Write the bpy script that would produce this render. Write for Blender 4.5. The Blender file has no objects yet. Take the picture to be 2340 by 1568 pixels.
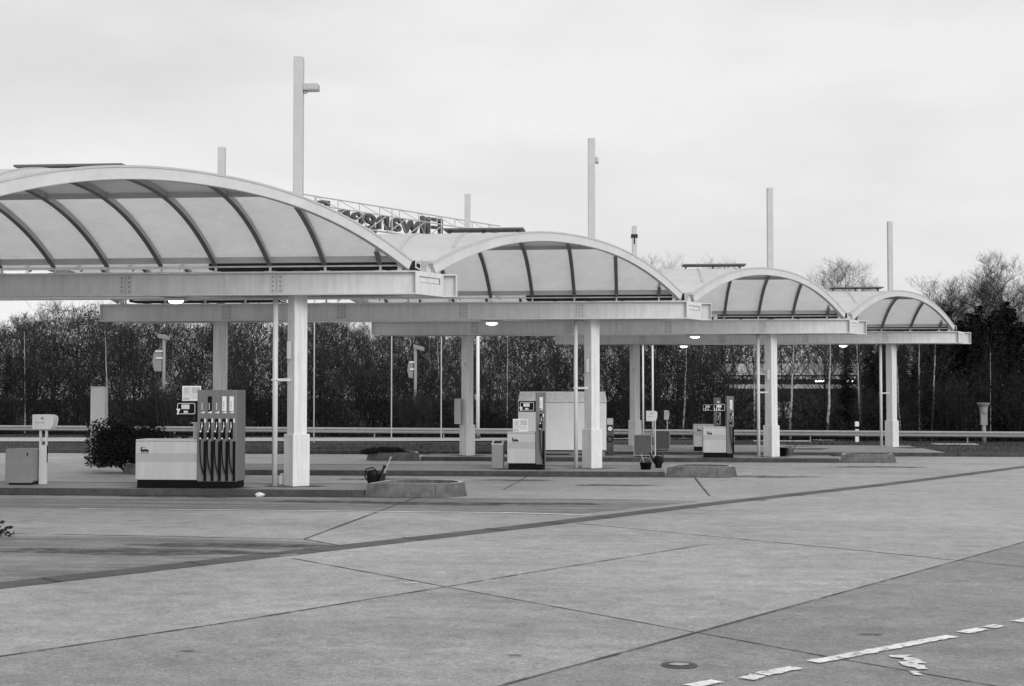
import bpy, math, random
from mathutils import Vector, Matrix
R=math.radians
random.seed(7)
scene=bpy.context.scene
C=scene.collection
# ------------------------------------------------------------------ camera model
FPX=3112.2; YAW=0.0869; PIT=0.0363
cam_d=bpy.data.cameras.new('camera'); cam=bpy.data.objects.new('camera',cam_d); C.objects.link(cam)
cam_d.lens=36*FPX/2340; cam_d.sensor_width=36; cam_d.clip_end=2000; cam_d.clip_start=.1
cam.rotation_euler=(math.pi/2+PIT,0,YAW); scene.camera=cam
def ray(x,y):
    v=Vector(((x-1170)/FPX,1,-(y-784)/FPX))
    c,s=math.cos(PIT),math.sin(PIT); v=Vector((v[0],c*v[1]-s*v[2],s*v[1]+c*v[2]))
    c,s=math.cos(YAW),math.sin(YAW); return Vector((c*v[0]-s*v[1],s*v[0]+c*v[1],v[2]))
def at(x,y,Y):                      # a point of the survey at depth Y
    r=ray(x,y); return r*(Y/r[1])
def atz(x,y,z):
    r=ray(x,y); return r*(z/r[2])
# ------------------------------------------------------------------ terrain (eye level is z = 0)
PROF=[(-60,-1.2),(0,-1.70),(29,-2.25),(39,-2.402),(50,-2.53),(56,-2.565),(66,-2.62),(200,-3.4)]
def gz(Y):
    if Y<=PROF[0][0]: return PROF[0][1]
    for (a,za),(b,zb) in zip(PROF,PROF[1:]):
        if Y<=b: return za+(zb-za)*(Y-a)/(b-a)
    return PROF[-1][1]
VP=[(56,-2.42),(63,-2.43),(70,-2.52),(77,-2.66),(86,-2.8),(110,-2.9),(200,-3.0)]
def vz(X,Y):
    z=VP[-1][1]
    if Y<=VP[0][0]: z=VP[0][1]
    else:
        for (a,za),(b,zb) in zip(VP,VP[1:]):
            if Y<=b: z=za+(zb-za)*(Y-a)/(b-a); break
    return z-max(0,min(1,(Y-63)/10))*0.0045*max(-40,min(40,X+10))
def atg(x,y,dz=0.0):
    r=ray(x,y); lo,hi=3.0,200.0
    for _ in range(50):
        m=(lo+hi)/2; p=r*(m/r[1])
        if p.z>gz(m)+dz: lo=m
        else: hi=m
    return r*(lo/r[1])
# ------------------------------------------------------------------ materials
M={}
def mat(name,base,rough=.6,var=.12,scale=6.0,bump=0.0,bscale=40,metal=0,emit=None,spec=.4,trans=0,streak=0,var2=0,scale2=.3):
    m=bpy.data.materials.new(name); m.use_nodes=True; nt=m.node_tree; N=nt.nodes; L=nt.links
    b=N['Principled BSDF']; b.inputs['Roughness'].default_value=rough; b.inputs['Metallic'].default_value=metal
    b.inputs['Specular IOR Level'].default_value=spec
    tc=N.new('ShaderNodeTexCoord')
    val=N.new('ShaderNodeValue'); val.outputs[0].default_value=base; cur=val.outputs[0]
    def noise(sc,amt,stretch=None,detail=6):
        nonlocal cur
        src=tc.outputs['Object']
        if stretch:
            mp=N.new('ShaderNodeMapping'); mp.inputs['Scale'].default_value=stretch; L.new(src,mp.inputs[0]); src=mp.outputs[0]
        n=N.new('ShaderNodeTexNoise'); n.inputs['Scale'].default_value=sc; n.inputs['Detail'].default_value=detail; n.inputs['Roughness'].default_value=.65
        L.new(src,n.inputs['Vector'])
        mr=N.new('ShaderNodeMapRange'); mr.inputs[1].default_value=.25; mr.inputs[2].default_value=.75
        mr.inputs[3].default_value=1-amt; mr.inputs[4].default_value=1+amt; L.new(n.outputs['Fac'],mr.inputs[0])
        mu=N.new('ShaderNodeMath'); mu.operation='MULTIPLY'; L.new(cur,mu.inputs[0]); L.new(mr.outputs[0],mu.inputs[1]); cur=mu.outputs[0]
    if var: noise(scale,var)
    if var2: noise(scale2,var2)
    if streak: noise(1.0,streak,(9,9,.6))
    L.new(cur,b.inputs['Base Color'])
    if bump:
        n=N.new('ShaderNodeTexNoise'); n.inputs['Scale'].default_value=bscale; n.inputs['Detail'].default_value=5
        L.new(tc.outputs['Object'],n.inputs['Vector'])
        bp=N.new('ShaderNodeBump'); bp.inputs['Strength'].default_value=bump; bp.inputs['Distance'].default_value=.02
        L.new(n.outputs['Fac'],bp.inputs['Height']); L.new(bp.outputs[0],b.inputs['Normal'])
    if emit:
        b.inputs['Emission Color'].default_value=(1,1,1,1); b.inputs['Emission Strength'].default_value=emit
    if trans:
        t=N.new('ShaderNodeBsdfTranslucent'); mx=N.new('ShaderNodeMixShader'); mx.inputs[0].default_value=trans
        L.new(cur,t.inputs['Color']); L.new(b.outputs[0],mx.inputs[1]); L.new(t.outputs[0],mx.inputs[2]); L.new(mx.outputs[0],N['Material Output'].inputs[0])
    M[name]=m; return m
mat('painted_steel',.60,.55,.07,3,streak=.13,var2=.08,scale2=.8)
mat('steel_white',.66,.5,.06,4,streak=.16)
mat('column_paint',.70,.5,.06,4,streak=.2)
mat('splice_paint',.54,.6,.1,6,streak=.1)
mat('bolt_paint',.20,.6,.2,9)
mat('arch_paint',.60,.5,.06,5,var2=.08,scale2=1.2)
mat('rib_paint',.46,.5,.1,5)
mat('rib_edge',.12,.5,.1,5)
mat('mast_paint',.50,.6,.08,5)
mat('panel',.96,.35,.04,2,trans=.62,streak=.05,var2=.04,scale2=.6)
mat('ridge_panel',.75,.35,.05,2,trans=.4)
mat('gutter_dark',.015,.7,.2,4)
mat('galvanised',.30,.6,.15,4)
mat('concrete_old',.12,.85,.5,3,bump=.8,bscale=18,var2=.4,scale2=1.1,streak=.25)
mat('kerb_stone',.07,.9,.45,4,bump=.5,bscale=30,var2=.25,scale2=.8)
mat('island_concrete',.30,.85,.18,9,bump=.3,bscale=40,var2=.15,scale2=.5)
mat('rim_concrete',.55,.8,.3,6)
mat('soil',.14,.95,.35,9,bump=.8,bscale=25)
mat('black_paint',.006,.6,.1,5,spec=.12)
mat('black_plastic',.008,.4,.1,5,spec=.15)
mat('rubber',.006,.6,.1,5,spec=.12)
mat('pump_light',.50,.4,.06,4,streak=.1)
mat('pump_stripe',.40,.4,.04,4)
mat('pump_grey',.17,.4,.08,4,streak=.12)
mat('white_paint',.8,.4,.04,6)
mat('white_line',.78,.7,.18,7,var2=.2,scale2=2)
mat('screen',.62,.25,.08,30)
mat('chrome',.7,.25,.05,6,metal=.6)
mat('sign_grey',.26,.6,.1,5)
mat('birch_bark',.38,.9,.5,9,var2=.3,scale2=3)
mat('bin_grey',.25,.5,.12,5)
mat('bin_dark',.09,.5,.15,6)
mat('sign_dark',.10,.5,.1,5)
mat('lens_lit',.9,.3,0,emit=3.5)
mat('tube_lit',.9,.3,0,emit=3.5)
mat('poster_paper',.6,.5,.0)
mat('bark',.07,.95,.3,4,spec=.05,var2=.3,scale2=.5)
mat('bark_pale',.17,.95,.3,4)
mat('twigs',.040,.95,.3,2,spec=.05,var2=.35,scale2=.25)
mat('needles',.014,.9,.4,2,spec=.1)
mat('leaves',.022,.8,.4,6,spec=.15)
mat('undergrowth',.017,.95,.45,1.2,spec=.1,var2=.5,scale2=.22)
def breakup(name,base,lo,hi,sc=9):
    m=mat(name,base,.8,.2,7,var2=.15,scale2=2); nt=m.node_tree; N=nt.nodes; L=nt.links; b=N['Principled BSDF']
    tc=N.new('ShaderNodeTexCoord'); n=N.new('ShaderNodeTexNoise'); n.inputs['Scale'].default_value=sc; n.inputs['Detail'].default_value=8; n.inputs['Roughness'].default_value=.75; L.new(tc.outputs['Object'],n.inputs['Vector'])
    mr=N.new('ShaderNodeMapRange'); mr.inputs[1].default_value=lo; mr.inputs[2].default_value=hi; L.new(n.outputs['Fac'],mr.inputs[0]); L.new(mr.outputs[0],b.inputs['Alpha'])
breakup('worn_paint',.82,.31,.47,14); breakup('dirt_and_shade',.05,.30,.75,3.0); breakup('joint_soft',.08,.26,.50,5)
mat('joint',.085,.95,.4,3,var2=.5,scale2=.4)
mat('joint_faint',.17,.95,.25,3,var2=.4,scale2=.4)
mat('facade',.8,.7,.1,3)
# concrete apron with stains, tyre wear and aggregate
def apron_mat(name,base,wear):
    m=bpy.data.materials.new(name); m.use_nodes=True; nt=m.node_tree; N=nt.nodes; L=nt.links; b=N['Principled BSDF']
    b.inputs['Roughness'].default_value=.62; b.inputs['Specular IOR Level'].default_value=.35
    tc=N.new('ShaderNodeTexCoord'); cur=None
    v=N.new('ShaderNodeValue'); v.outputs[0].default_value=base; cur=v.outputs[0]
    for sc,amt,st,det,lo,hi in [(95,.5,(1,1,1),2,.3,.7),(22,.33,(1,1,1),6,.28,.72),(3.5,.20,(1,1,1),6,.28,.72),(.22,.20,(1,1,1),5,.3,.7),(1.0,wear,(.16,1.5,1),6,.35,.75)]:
        mp=N.new('ShaderNodeMapping'); mp.inputs['Scale'].default_value=st; mp.inputs['Rotation'].default_value=(0,0,.22 if st[0]!=1 else 0)
        L.new(tc.outputs['Object'],mp.inputs[0])
        n=N.new('ShaderNodeTexNoise'); n.inputs['Scale'].default_value=sc; n.inputs['Detail'].default_value=det; n.inputs['Roughness'].default_value=.7; L.new(mp.outputs[0],n.inputs['Vector'])
        mr=N.new('ShaderNodeMapRange'); mr.inputs[1].default_value=lo; mr.inputs[2].default_value=hi; mr.inputs[3].default_value=1-amt; mr.inputs[4].default_value=1+amt; L.new(n.outputs['Fac'],mr.inputs[0])
        mu=N.new('ShaderNodeMath'); mu.operation='MULTIPLY'; L.new(cur,mu.inputs[0]); L.new(mr.outputs[0],mu.inputs[1]); cur=mu.outputs[0]
    # sparse dark drips
    n=N.new('ShaderNodeTexVoronoi'); n.inputs['Scale'].default_value=.8; L.new(tc.outputs['Object'],n.inputs['Vector'])
    mr=N.new('ShaderNodeMapRange'); mr.inputs[1].default_value=.02; mr.inputs[2].default_value=.16; mr.inputs[3].default_value=.72; mr.inputs[4].default_value=1; L.new(n.outputs['Distance'],mr.inputs[0])
    mu=N.new('ShaderNodeMath'); mu.operation='MULTIPLY'; L.new(cur,mu.inputs[0]); L.new(mr.outputs[0],mu.inputs[1]); cur=mu.outputs[0]
    L.new(cur,b.inputs['Base Color'])
    nb=N.new('ShaderNodeTexNoise'); nb.inputs['Scale'].default_value=55; nb.inputs['Detail'].default_value=4; L.new(tc.outputs['Object'],nb.inputs['Vector'])
    bp=N.new('ShaderNodeBump'); bp.inputs['Strength'].default_value=.5; bp.inputs['Distance'].default_value=.012; L.new(nb.outputs['Fac'],bp.inputs['Height']); L.new(bp.outputs[0],b.inputs['Normal'])
    M[name]=m
apron_mat('apron',.385,.12); apron_mat('slab_dark',.26,.14); apron_mat('slab_mid',.33,.12); apron_mat('lane',.26,.5); apron_mat('channel',.10,.2)
mat('grass',.045,.95,.45,9,bump=1.0,bscale=20,var2=.35,scale2=.7)
mat('path_concrete',.42,.8,.15,5,var2=.2,scale2=.6)
# ------------------------------------------------------------------ mesh helpers
class MB:
    def __init__(s): s.v=[]; s.f=[]
    def add(s,v,f):
        o=len(s.v); s.v+= [tuple(p) for p in v]; s.f+=[tuple(i+o for i in q) for q in f]
    def box(s,x0,x1,y0,y1,z0,z1,top=None):
        t=top or (0,0)
        v=[(x0,y0,z0),(x1,y0,z0),(x1,y1,z0),(x0,y1,z0),(x0+t[0],y0+t[1],z1),(x1-t[0],y0+t[1],z1),(x1-t[0],y1-t[1],z1),(x0+t[0],y1-t[1],z1)]
        s.add(v,[(3,2,1,0),(4,5,6,7),(0,1,5,4),(1,2,6,5),(2,3,7,6),(3,0,4,7)])
    def rbox(s,cx,cy,a,b,z0,z1,rot):
        c,q=math.cos(rot),math.sin(rot)
        pts=[(-a/2,-b/2),(a/2,-b/2),(a/2,b/2),(-a/2,b/2)]
        P=[(cx+x*c-y*q,cy+x*q+y*c) for x,y in pts]
        s.add([(x,y,z0) for x,y in P]+[(x,y,z1) for x,y in P],[(3,2,1,0),(4,5,6,7),(0,1,5,4),(1,2,6,5),(2,3,7,6),(3,0,4,7)])
    def tube(s,pts,rad,n=8,cap=True):
        pts=[Vector(p) for p in pts]; rings=[]
        if not hasattr(rad,'__len__'): rad=[rad]*len(pts)
        up=None
        for i,p in enumerate(pts):
            d=(pts[min(i+1,len(pts)-1)]-pts[max(i-1,0)]).normalized()
            a=Vector((0,0,1)) if abs(d.z)<.9 else Vector((1,0,0))
            u=d.cross(a).normalized()
            if up is not None and u.dot(up)<0: u=-u
            up=u; w=d.cross(u)
            rings.append([p+u*(rad[i]*math.cos(2*math.pi*k/n))+w*(rad[i]*math.sin(2*math.pi*k/n)) for k in range(n)])
        v=[q for r in rings for q in r]; f=[]
        for i in range(len(pts)-1):
            for k in range(n):
                k2=(k+1)%n; f.append((i*n+k,i*n+k2,(i+1)*n+k2,(i+1)*n+k))
        if cap: f.append(tuple(range(n))[::-1]); f.append(tuple((len(pts)-1)*n+k for k in range(n)))
        s.add(v,f)
    def prism(s,poly,z0,z1,inset=0,cap=True):     # poly in xy, optional inset scaling of the top about its centre
        n=len(poly); cx=sum(p[0] for p in poly)/n; cy=sum(p[1] for p in poly)/n
        top=[]
        for x,y in poly:
            d=math.hypot(x-cx,y-cy); k=(d-inset)/d if d else 1; top.append((cx+(x-cx)*k,cy+(y-cy)*k))
        v=[(x,y,z0) for x,y in poly]+[(x,y,z1) for x,y in top]
        f=[(i,(i+1)%n,n+(i+1)%n,n+i) for i in range(n)]
        if cap: f+=[tuple(range(n))[::-1],tuple(range(n,2*n))]
        s.add(v,f)
    def yprism(s,poly,y0,y1):                      # poly in xz (counter-clockwise seen from -y)
        n=len(poly); v=[(x,y0,z) for x,z in poly]+[(x,y1,z) for x,z in poly]
        s.add(v,[tuple(range(n)),tuple(range(n,2*n))[::-1]]+[(i,n+i,n+(i+1)%n,(i+1)%n) for i in range(n)])
    def disc(s,cx,y,cz,r,n=20,t=.004):
        s.yprism([(cx+r*math.cos(2*math.pi*k/n),cz+r*math.sin(2*math.pi*k/n)) for k in range(n)],y-t,y)
    def build(s,name,m,parent=None,bevel=0,smooth=False):
        me=bpy.data.meshes.new(name); me.from_pydata(s.v,[],s.f); me.update()
        me.materials.append(M[m] if isinstance(m,str) else m)
        o=bpy.data.objects.new(name,me); C.objects.link(o)
        if parent is not None: o.parent=parent
        if smooth:
            for p in me.polygons: p.use_smooth=True
        if bevel:
            b=o.modifiers.new('bevel','BEVEL'); b.width=bevel; b.segments=2; b.limit_method='ANGLE'
        return o
def empty(name,loc,label=None,cat=None,group=None,rz=0):
    o=bpy.data.objects.new(name,None); C.objects.link(o); o.location=loc; o.rotation_euler=(0,0,rz); o.empty_display_size=.2
    tag(o,label,cat,group); return o
def tag(o,label=None,cat=None,group=None,kind=None):
    if label: o['label']=label
    if cat: o['category']=cat
    if group: o['group']=group
    if kind: o['kind']=kind
    return o
def copy_tree(o,parent=None):
    c=o.copy(); C.objects.link(c); c.parent=parent
    for ch in [x for x in bpy.data.objects if x.parent==o]: copy_tree(ch,c)
    return c
def text_part(s,size,ext,m,parent,loc,rot=(math.pi/2,0,0),name='lettering',bold=0.0,align='LEFT',space=1.0):
    cu=bpy.data.curves.new('t','FONT'); cu.body=s; cu.size=size; cu.extrude=ext; cu.offset=bold; cu.align_x=align; cu.space_character=space; cu.resolution_u=3
    o=bpy.data.objects.new('t',cu); C.objects.link(o)
    bpy.context.view_layer.update(); dg=bpy.context.evaluated_depsgraph_get()
    me=bpy.data.meshes.new_from_object(o.evaluated_get(dg)); bpy.data.objects.remove(o)
    me.materials.clear(); me.materials.append(M[m]); me.name=name
    ob=bpy.data.objects.new(name,me); C.objects.link(ob); ob.parent=parent; ob.location=loc; ob.rotation_euler=rot
    return ob
# ------------------------------------------------------------------ canopy layout
Y1,DY,X1,DX,S=30.27,10.543,-7.513,6.3586,11.378
def RX(i): return X1+DX*(i-1)
def RY(i): return Y1+DY*(i-1)
TOP={0:-1.95,1:-2.105,2:-2.2575,3:-2.3856,4:-2.4189}
HB,HT=2.165,2.69
ordn={0:'row nearest the camera',1:'row beside the five-hose pump',2:'row with pump 9 below it',3:'row with pump 11 below it',4:'rearmost row by the guardrail'}
def ibeam(mb,x0,x1,y,z0,z1,w=.26,t=.035):
    mb.box(x0,x1,y-w/2,y+w/2,z0,z0+t); mb.box(x0,x1,y-w/2,y+w/2,z1-t,z1); mb.box(x0,x1,y-.02,y+.02,z0+t,z1-t)
frames={}
def frame(i):
    X,Y,T=RX(i),RY(i),TOP[i]
    lab={0:'pale steel canopy frame on square columns, nearest of the rows',1:'pale steel canopy frame on the island of pump 7, its twin beams largest in view',2:'pale steel canopy frame on the island of pump 9, second twin beam back',3:'pale steel canopy frame on the island of pump 11, third twin beam back',4:'pale steel canopy frame along the grass verge, rearmost of the twin beams'}[i]
    r=empty('steel_canopy',(X-S/2,Y,T),lab,'canopy','steel canopies standing one behind another')
    ox,oy,oz=X-S/2,Y,T
    def L(m): m.v=[(a-ox,b-oy,c-oz) for a,b,c in m.v]; return m
    for yy,x0,x1 in ((Y-.5,X-S-3.57,X+2.80),(Y+.5,X-S-2.80,X+3.57)):
        m=MB(); ibeam(m,x0,x1,yy,HB,HT)
        if i in (0,): pass
        bo=L(m).build('beam','painted_steel',r)
        for cx in ([X-.35,X-S+.35,X-3.82,X-7.5]):
            b=MB(); b.box(cx-.15,cx+.15,yy-.0245,yy-.0195,HB+.045,HT-.045)
            for a in (-.085,.085):
                for q in range(4):
                    z=HB+.11+q*.1; c0=cx+a
                    b.yprism([(c0+.018*math.cos(k*math.pi/3),z+.018*math.sin(k*math.pi/3)) for k in range(6)],yy-.042,yy-.0246)
            b.box(cx-.004,cx+.004,yy-.026,yy-.0247,HB+.05,HT-.05)
            o_=L(b).build('splice_plate','splice_paint',bo); o_.data.materials.append(M['bolt_paint'])
            for f_ in o_.data.polygons:
                if f_.index>=6: f_.material_index=1
        # web stiffener closing the end of each beam
        e=MB(); e.box(x1-.012,x1+.004,yy-.128,yy+.128,HB+.002,HT-.002); L(e).build('end_cap','steel_white',bo)
        e=MB(); e.box(x0-.004,x0+.012,yy-.128,yy+.128,HB+.002,HT-.002); L(e).build('end_cap','steel_white',bo)
    # skewed end plates joining front and rear beam, with a slot
    for sgn in (1,-1):
        if sgn>0: A=Vector((X+2.80,Y-.5-.13)); B=Vector((X+3.28,Y+.5-.135))
        else: A=Vector((X-S-2.80,Y+.5+.13)); B=Vector((X-S-3.28,Y-.5+.135))
        d=B-A; n=Vector((d.y,-d.x)).normalized()*.006*sgn
        def pt(u,z,o): p=A+d*u+n*o; return (p.x,p.y,z)
        m=MB()
        us=(0,.12,.88,1); zs=(HB+.004,HB+.27,HB+.41,HT-.004)
        for a in range(3):
            for b in range(3):
                if a==1 and b==1: continue
                q=[pt(us[a],zs[b],1),pt(us[a+1],zs[b],1),pt(us[a+1],zs[b+1],1),pt(us[a],zs[b+1],1)]
                w=[pt(us[a],zs[b],-1),pt(us[a+1],zs[b],-1),pt(us[a+1],zs[b+1],-1),pt(us[a],zs[b+1],-1)]
                m.add(q+w,[(0,1,2,3),(7,6,5,4),(0,4,5,1),(1,5,6,2),(2,6,7,3),(3,7,4,0)])
        ep=L(m).build('end_plate','steel_white',r)
        m=MB(); q=[pt(us[1]+.025,zs[1]+.018,-3) ,pt(us[2]-.025,zs[1]+.018,-3),pt(us[2]-.025,zs[2]-.018,-3),pt(us[1]+.025,zs[2]-.018,-3)]; w=[pt(us[1]+.025,zs[1]+.018,-5),pt(us[2]-.025,zs[1]+.018,-5),pt(us[2]-.025,zs[2]-.018,-5),pt(us[1]+.025,zs[2]-.018,-5)]
        m.add(q+w,[(0,1,2,3),(7,6,5,4),(0,4,5,1),(1,5,6,2),(2,6,7,3),(3,7,4,0)]); L(m).build('slot_panel','steel_white',ep)
    # columns, sleeves, masts, pipes
    rot=R(-43)
    for s in (0,1):
        cx=X-s*S
        m=MB(); m.rbox(cx,Y,.33,.33,T,HB+.03,-rot); col=L(m).build('column','column_paint',r,bevel=.012)
        m=MB(); m.rbox(cx,Y,.43,.43,T,T+1.17,-rot); L(m).build('column_sleeve','column_paint',col,bevel=.015)
        
        for e0,e1 in ((-.36,-.19),(.19,.36)):
            m=MB(); m.box(cx-.45,cx+.45,Y+e0,Y+e1,HB+.036,HB+.14); L(m).build('head_bracket','painted_steel',col)
        ht=7.645 if s==0 else 7.556
        mast=MB(); mast.rbox(cx,Y,.215,.215,HB+.04,ht,R(4)); mo=L(mast).build('mast','mast_paint',r,bevel=.02)
        if s==0 and i in (1,2):
            f=MB()
            if i==1:
                f.box(cx+.11,cx+.46,Y-.12,Y+.16,6.86,7.02); f.box(cx+.108,cx+.20,Y-.05,Y+.05,6.80,6.86)
            else: f.box(cx+.108,cx+.21,Y-.08,Y+.22,6.90,7.08)
            L(f).build('floodlight','rib_paint',mo,bevel=.03)
        if s==1 and i==4:
            f=MB(); f.box(cx-.155,cx+.155,Y-.15,Y+.15,7.02,7.17); f.box(cx-.03,cx+.03,Y-.12,Y-.109,6.72,7.02); L(f).build('floodlight','gutter_dark',mo,bevel=.02)
        if s==0:
            p=MB(); px=cx-.48; p.tube([(px,Y-.1,T),(px,Y-.1,HB+.02)],.06,14); dp=L(p).build('downpipe','steel_white',r,smooth=True)
            q=MB(); q.box(px+.04,cx-.12,Y-.13,Y-.09,T+2.36,T+2.42); q.box(px-.075,px+.075,Y-.165,Y-.03,T+2.375,T+2.405); L(q).build('pipe_clamp','steel_white',dp)
    jb=MB()
    if i in (1,2,3): jb.box(X-.175,X-.08,Y-.29,Y-.19,TOP[i]+2.85,TOP[i]+3.25); L(jb).build('junction_box','mast_paint',r,bevel=.02)
    if i in (3,4):
        if i==3:
            k=MB(); k.box(X-S-.47,X-S-.235,Y-.2,Y+.05,-.235-.96,-.235); L(k).build('meter_box','mast_paint',r,bevel=.01)
        text_part('B',.2,.003,'rib_paint',r,(X-S-.10-ox,Y-.215-oy,(1.0 if i==3 else .95)-oz),rot=(math.pi/2,0,R(-43)),name='lettering',bold=.004)
    return r
for i in range(0,5): frames[i]=frame(i)
# ------------------------------------------------------------------ barrel vault roofs
def prof(u): return 2.95+1.14*(1-abs(2*u-1)**2.2)
NV=36
def vault(k):
    Ya,Yb=RY(k-1)+.5,RY(k)-.5
    xa,xb=RX(k-1)+3.05,RX(k)+2.55
    la,lb=RX(k-1)-S-2.55,RX(k)-S-3.05
    lab={1:'white barrel vault canopy roof with curved ribs, largest and nearest at left',2:'white barrel vault canopy roof second from the left, above pump 9',3:'white barrel vault canopy roof third from the left, above pump 11',4:'small white barrel vault canopy roof farthest right, above the verge'}[k]
    ox,oy,oz=(la+xb)/2,(Ya+Yb)/2,HT
    r=empty('barrel_roof',(ox,oy,oz),lab,'barrel roof','barrel vault roofs of the pump canopy')
    def L(m): m.v=[(a-ox,b-oy,c-oz) for a,b,c in m.v]; return m
    def Yu(u): return Ya+(Yb-Ya)*u
    def xr(u): return xa+(xb-xa)*u
    def xl(u): return la+(lb-la)*u
    def nrm(u):
        e=.004; du=(prof(min(1,u+e))-prof(max(0,u-e)))/((min(1,u+e)-max(0,u-e))*(Yb-Ya)); n=Vector((-du,1)).normalized(); return n  # (ny,nz)
    def sheet(u0,u1,name,m,t=.012,n=NV,off=0):
        mb=MB(); us=[u0+(u1-u0)*j/n for j in range(n+1)]; nx=8
        for o in (0,t):
            for u in us:
                a=nrm(u)
                for q in range(nx+1):
                    x=xl(u)+(xr(u)-xl(u))*q/nx; mb.v.append((x,Yu(u)+a[0]*(o+off),prof(u)+a[1]*(o+off)))
        K=(n+1)*(nx+1)
        for j in range(n):
            for q in range(nx):
                a=j*(nx+1)+q; mb.f.append((a,a+nx+1,a+nx+2,a+1)); mb.f.append((K+a,K+a+1,K+a+nx+2,K+a+nx+1))
        return L(mb).build(name,m,r,smooth=True)
    sheet(.012,.345,'roof_panel','panel'); sheet(.655,.988,'roof_panel','panel'); sheet(.346,.654,'ridge_panel','ridge_panel')
    # arches at both skewed ends
    for side in (0,1):
        fx=xr if side==0 else xl
        d=Vector((xb-xa,Yb-Ya)).normalized(); pn=Vector((d.y,-d.x))
        def strip(o0,o1,w0,w1,name,m,par,n=48,u0=-.012,u1=1.012):
            mb=MB()
            for j in range(n+1):
                u=u0+(u1-u0)*j/n; uc=max(0,min(1,u)); a=nrm(max(.01,min(.99,uc))); 
                yc=Ya+(Yb-Ya)*u; xc=(fx(0)+(fx(1)-fx(0))*u); zc=prof(uc) if 0<=u<=1 else prof(uc)-abs(u-uc)*9*.5
                for (o,w) in ((o0,w0),(o1,w0),(o1,w1),(o0,w1)):
                    mb.v.append((xc+pn.x*w+a[0]*o*(d.x/d.y),yc+pn.y*w+a[0]*o,zc+a[1]*o))
            for j in range(n):
                for q in range(4):
                    q2=(q+1)%4; mb.f.append((j*4+q,j*4+q2,j*4+4+q2,j*4+4+q))
            mb.f.append((3,2,1,0)); mb.f.append((n*4,n*4+1,n*4+2,n*4+3))
            return L(mb).build(name,m,par)
        so=1 if side==0 else -1
        ar=strip(-.19,.005,(.00)*so,.07*so,'end_arch','arch_paint',r)
        strip(.006,.045,-.03*so,.085*so,'capping','mast_paint',ar)
        strip(-.205,-.191,-.02*so,.09*so,'lower_flange','rib_paint',ar)
        for (u,yy) in ((0.0,Ya),(1.0,Yb)):
            m=MB(); x=fx(u); m.box(x-.05-(.12 if side==0 else -.12),x+.05-(.12 if side==0 else -.12),yy-.05,yy+.05,HT+.012,prof(u)-.05)
            m.box(x-.17-(.12 if side==0 else -.12),x+.17-(.12 if side==0 else -.12),yy-.07,yy+.07,HT,HT+.012); L(m).build('arch_foot','steel_white',ar)
    # ribs
    base=RX(k)+1.99
    j=-1
    xs=[]
    x=base
    while x>min(la,lb)+.3:
        xs.append(x); x-=1.245
    x=base+0
    for x in xs:
        us=[q/40 for q in range(41) if xl(q/40)+.15<x<xr(q/40)-.15]
        if len(us)<3: continue
        mb=MB(); cp=MB(); ed=MB()
        def band(mb,o0,o1,w):
            s0=len(mb.v)
            for u in us:
                a=nrm(max(.01,min(.99,u)))
                for (o,ww) in ((o0,-w),(o1,-w),(o1,w),(o0,w)): mb.v.append((x+ww,Yu(u)+a[0]*o,prof(u)+a[1]*o))
            n=len(us)-1
            for q in range(n):
                for e in range(4):
                    e2=(e+1)%4; mb.f.append((s0+q*4+e,s0+q*4+e2,s0+q*4+4+e2,s0+q*4+4+e))
            mb.f.append((s0+3,s0+2,s0+1,s0)); mb.f.append((s0+n*4,s0+n*4+1,s0+n*4+2,s0+n*4+3))
        band(mb,-.13,-.003,.028); rb=L(mb).build('rib','rib_paint',r)
        band(ed,-.145,-.131,.05); L(ed).build('rib_flange','rib_edge',rb)
        band(cp,.014,.035,.03); L(cp).build('cover_strip','mast_paint',rb)
        for u,yy in ((0,Ya),(1,Yb)):
            if (u==0 and us[0]==0) or (u==1 and us[-1]==1):
                f=MB(); f.box(x-.022,x+.022,yy-.03,yy+.03,HT+.014,prof(u)-.10); f.box(x-.12,x+.12,yy-.07,yy+.07,HT,HT+.014)
                L(f).build('rib_foot','steel_white',rb)
    # purlins along the vault
    for u,dep,w,m_ in ((.35,.11,.05,'rib_paint'),(.65,.11,.05,'rib_paint'),(.015,.14,.04,'rib_paint'),(.985,.14,.04,'rib_paint')):
        mb=MB(); z=prof(u)-.005; mb.box(xl(u)+.1,xr(u)-.1,Yu(u)-w,Yu(u)+w,z-dep,z-.01); L(mb).build('purlin',m_,r)
    # raised ridge vent at the right end of the crown
    mb=MB(); x1=xr(.46)-{1:1.35,2:1.0,3:.75,4:.7}[k]; mb.box(x1-2.1,x1,Yu(.46),Yu(.54),prof(.5)+.16,prof(.5)+.20)
    for q in (0.1,1.0,1.9): mb.box(x1-2.1+q,x1-2.06+q,Yu(.48),Yu(.52),prof(.5)+.014,prof(.5)+.16)
    L(mb).build('ridge_vent','rib_edge',r)
    # eaves rail and gutter tray over the beam pair of this row
    mb=MB(); mb.box(RX(k)-S-2.6,RX(k)+2.5,Yb+.06,Yb+.10,2.80,2.835); L(mb).build('eaves_rail','steel_white',r)
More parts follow.
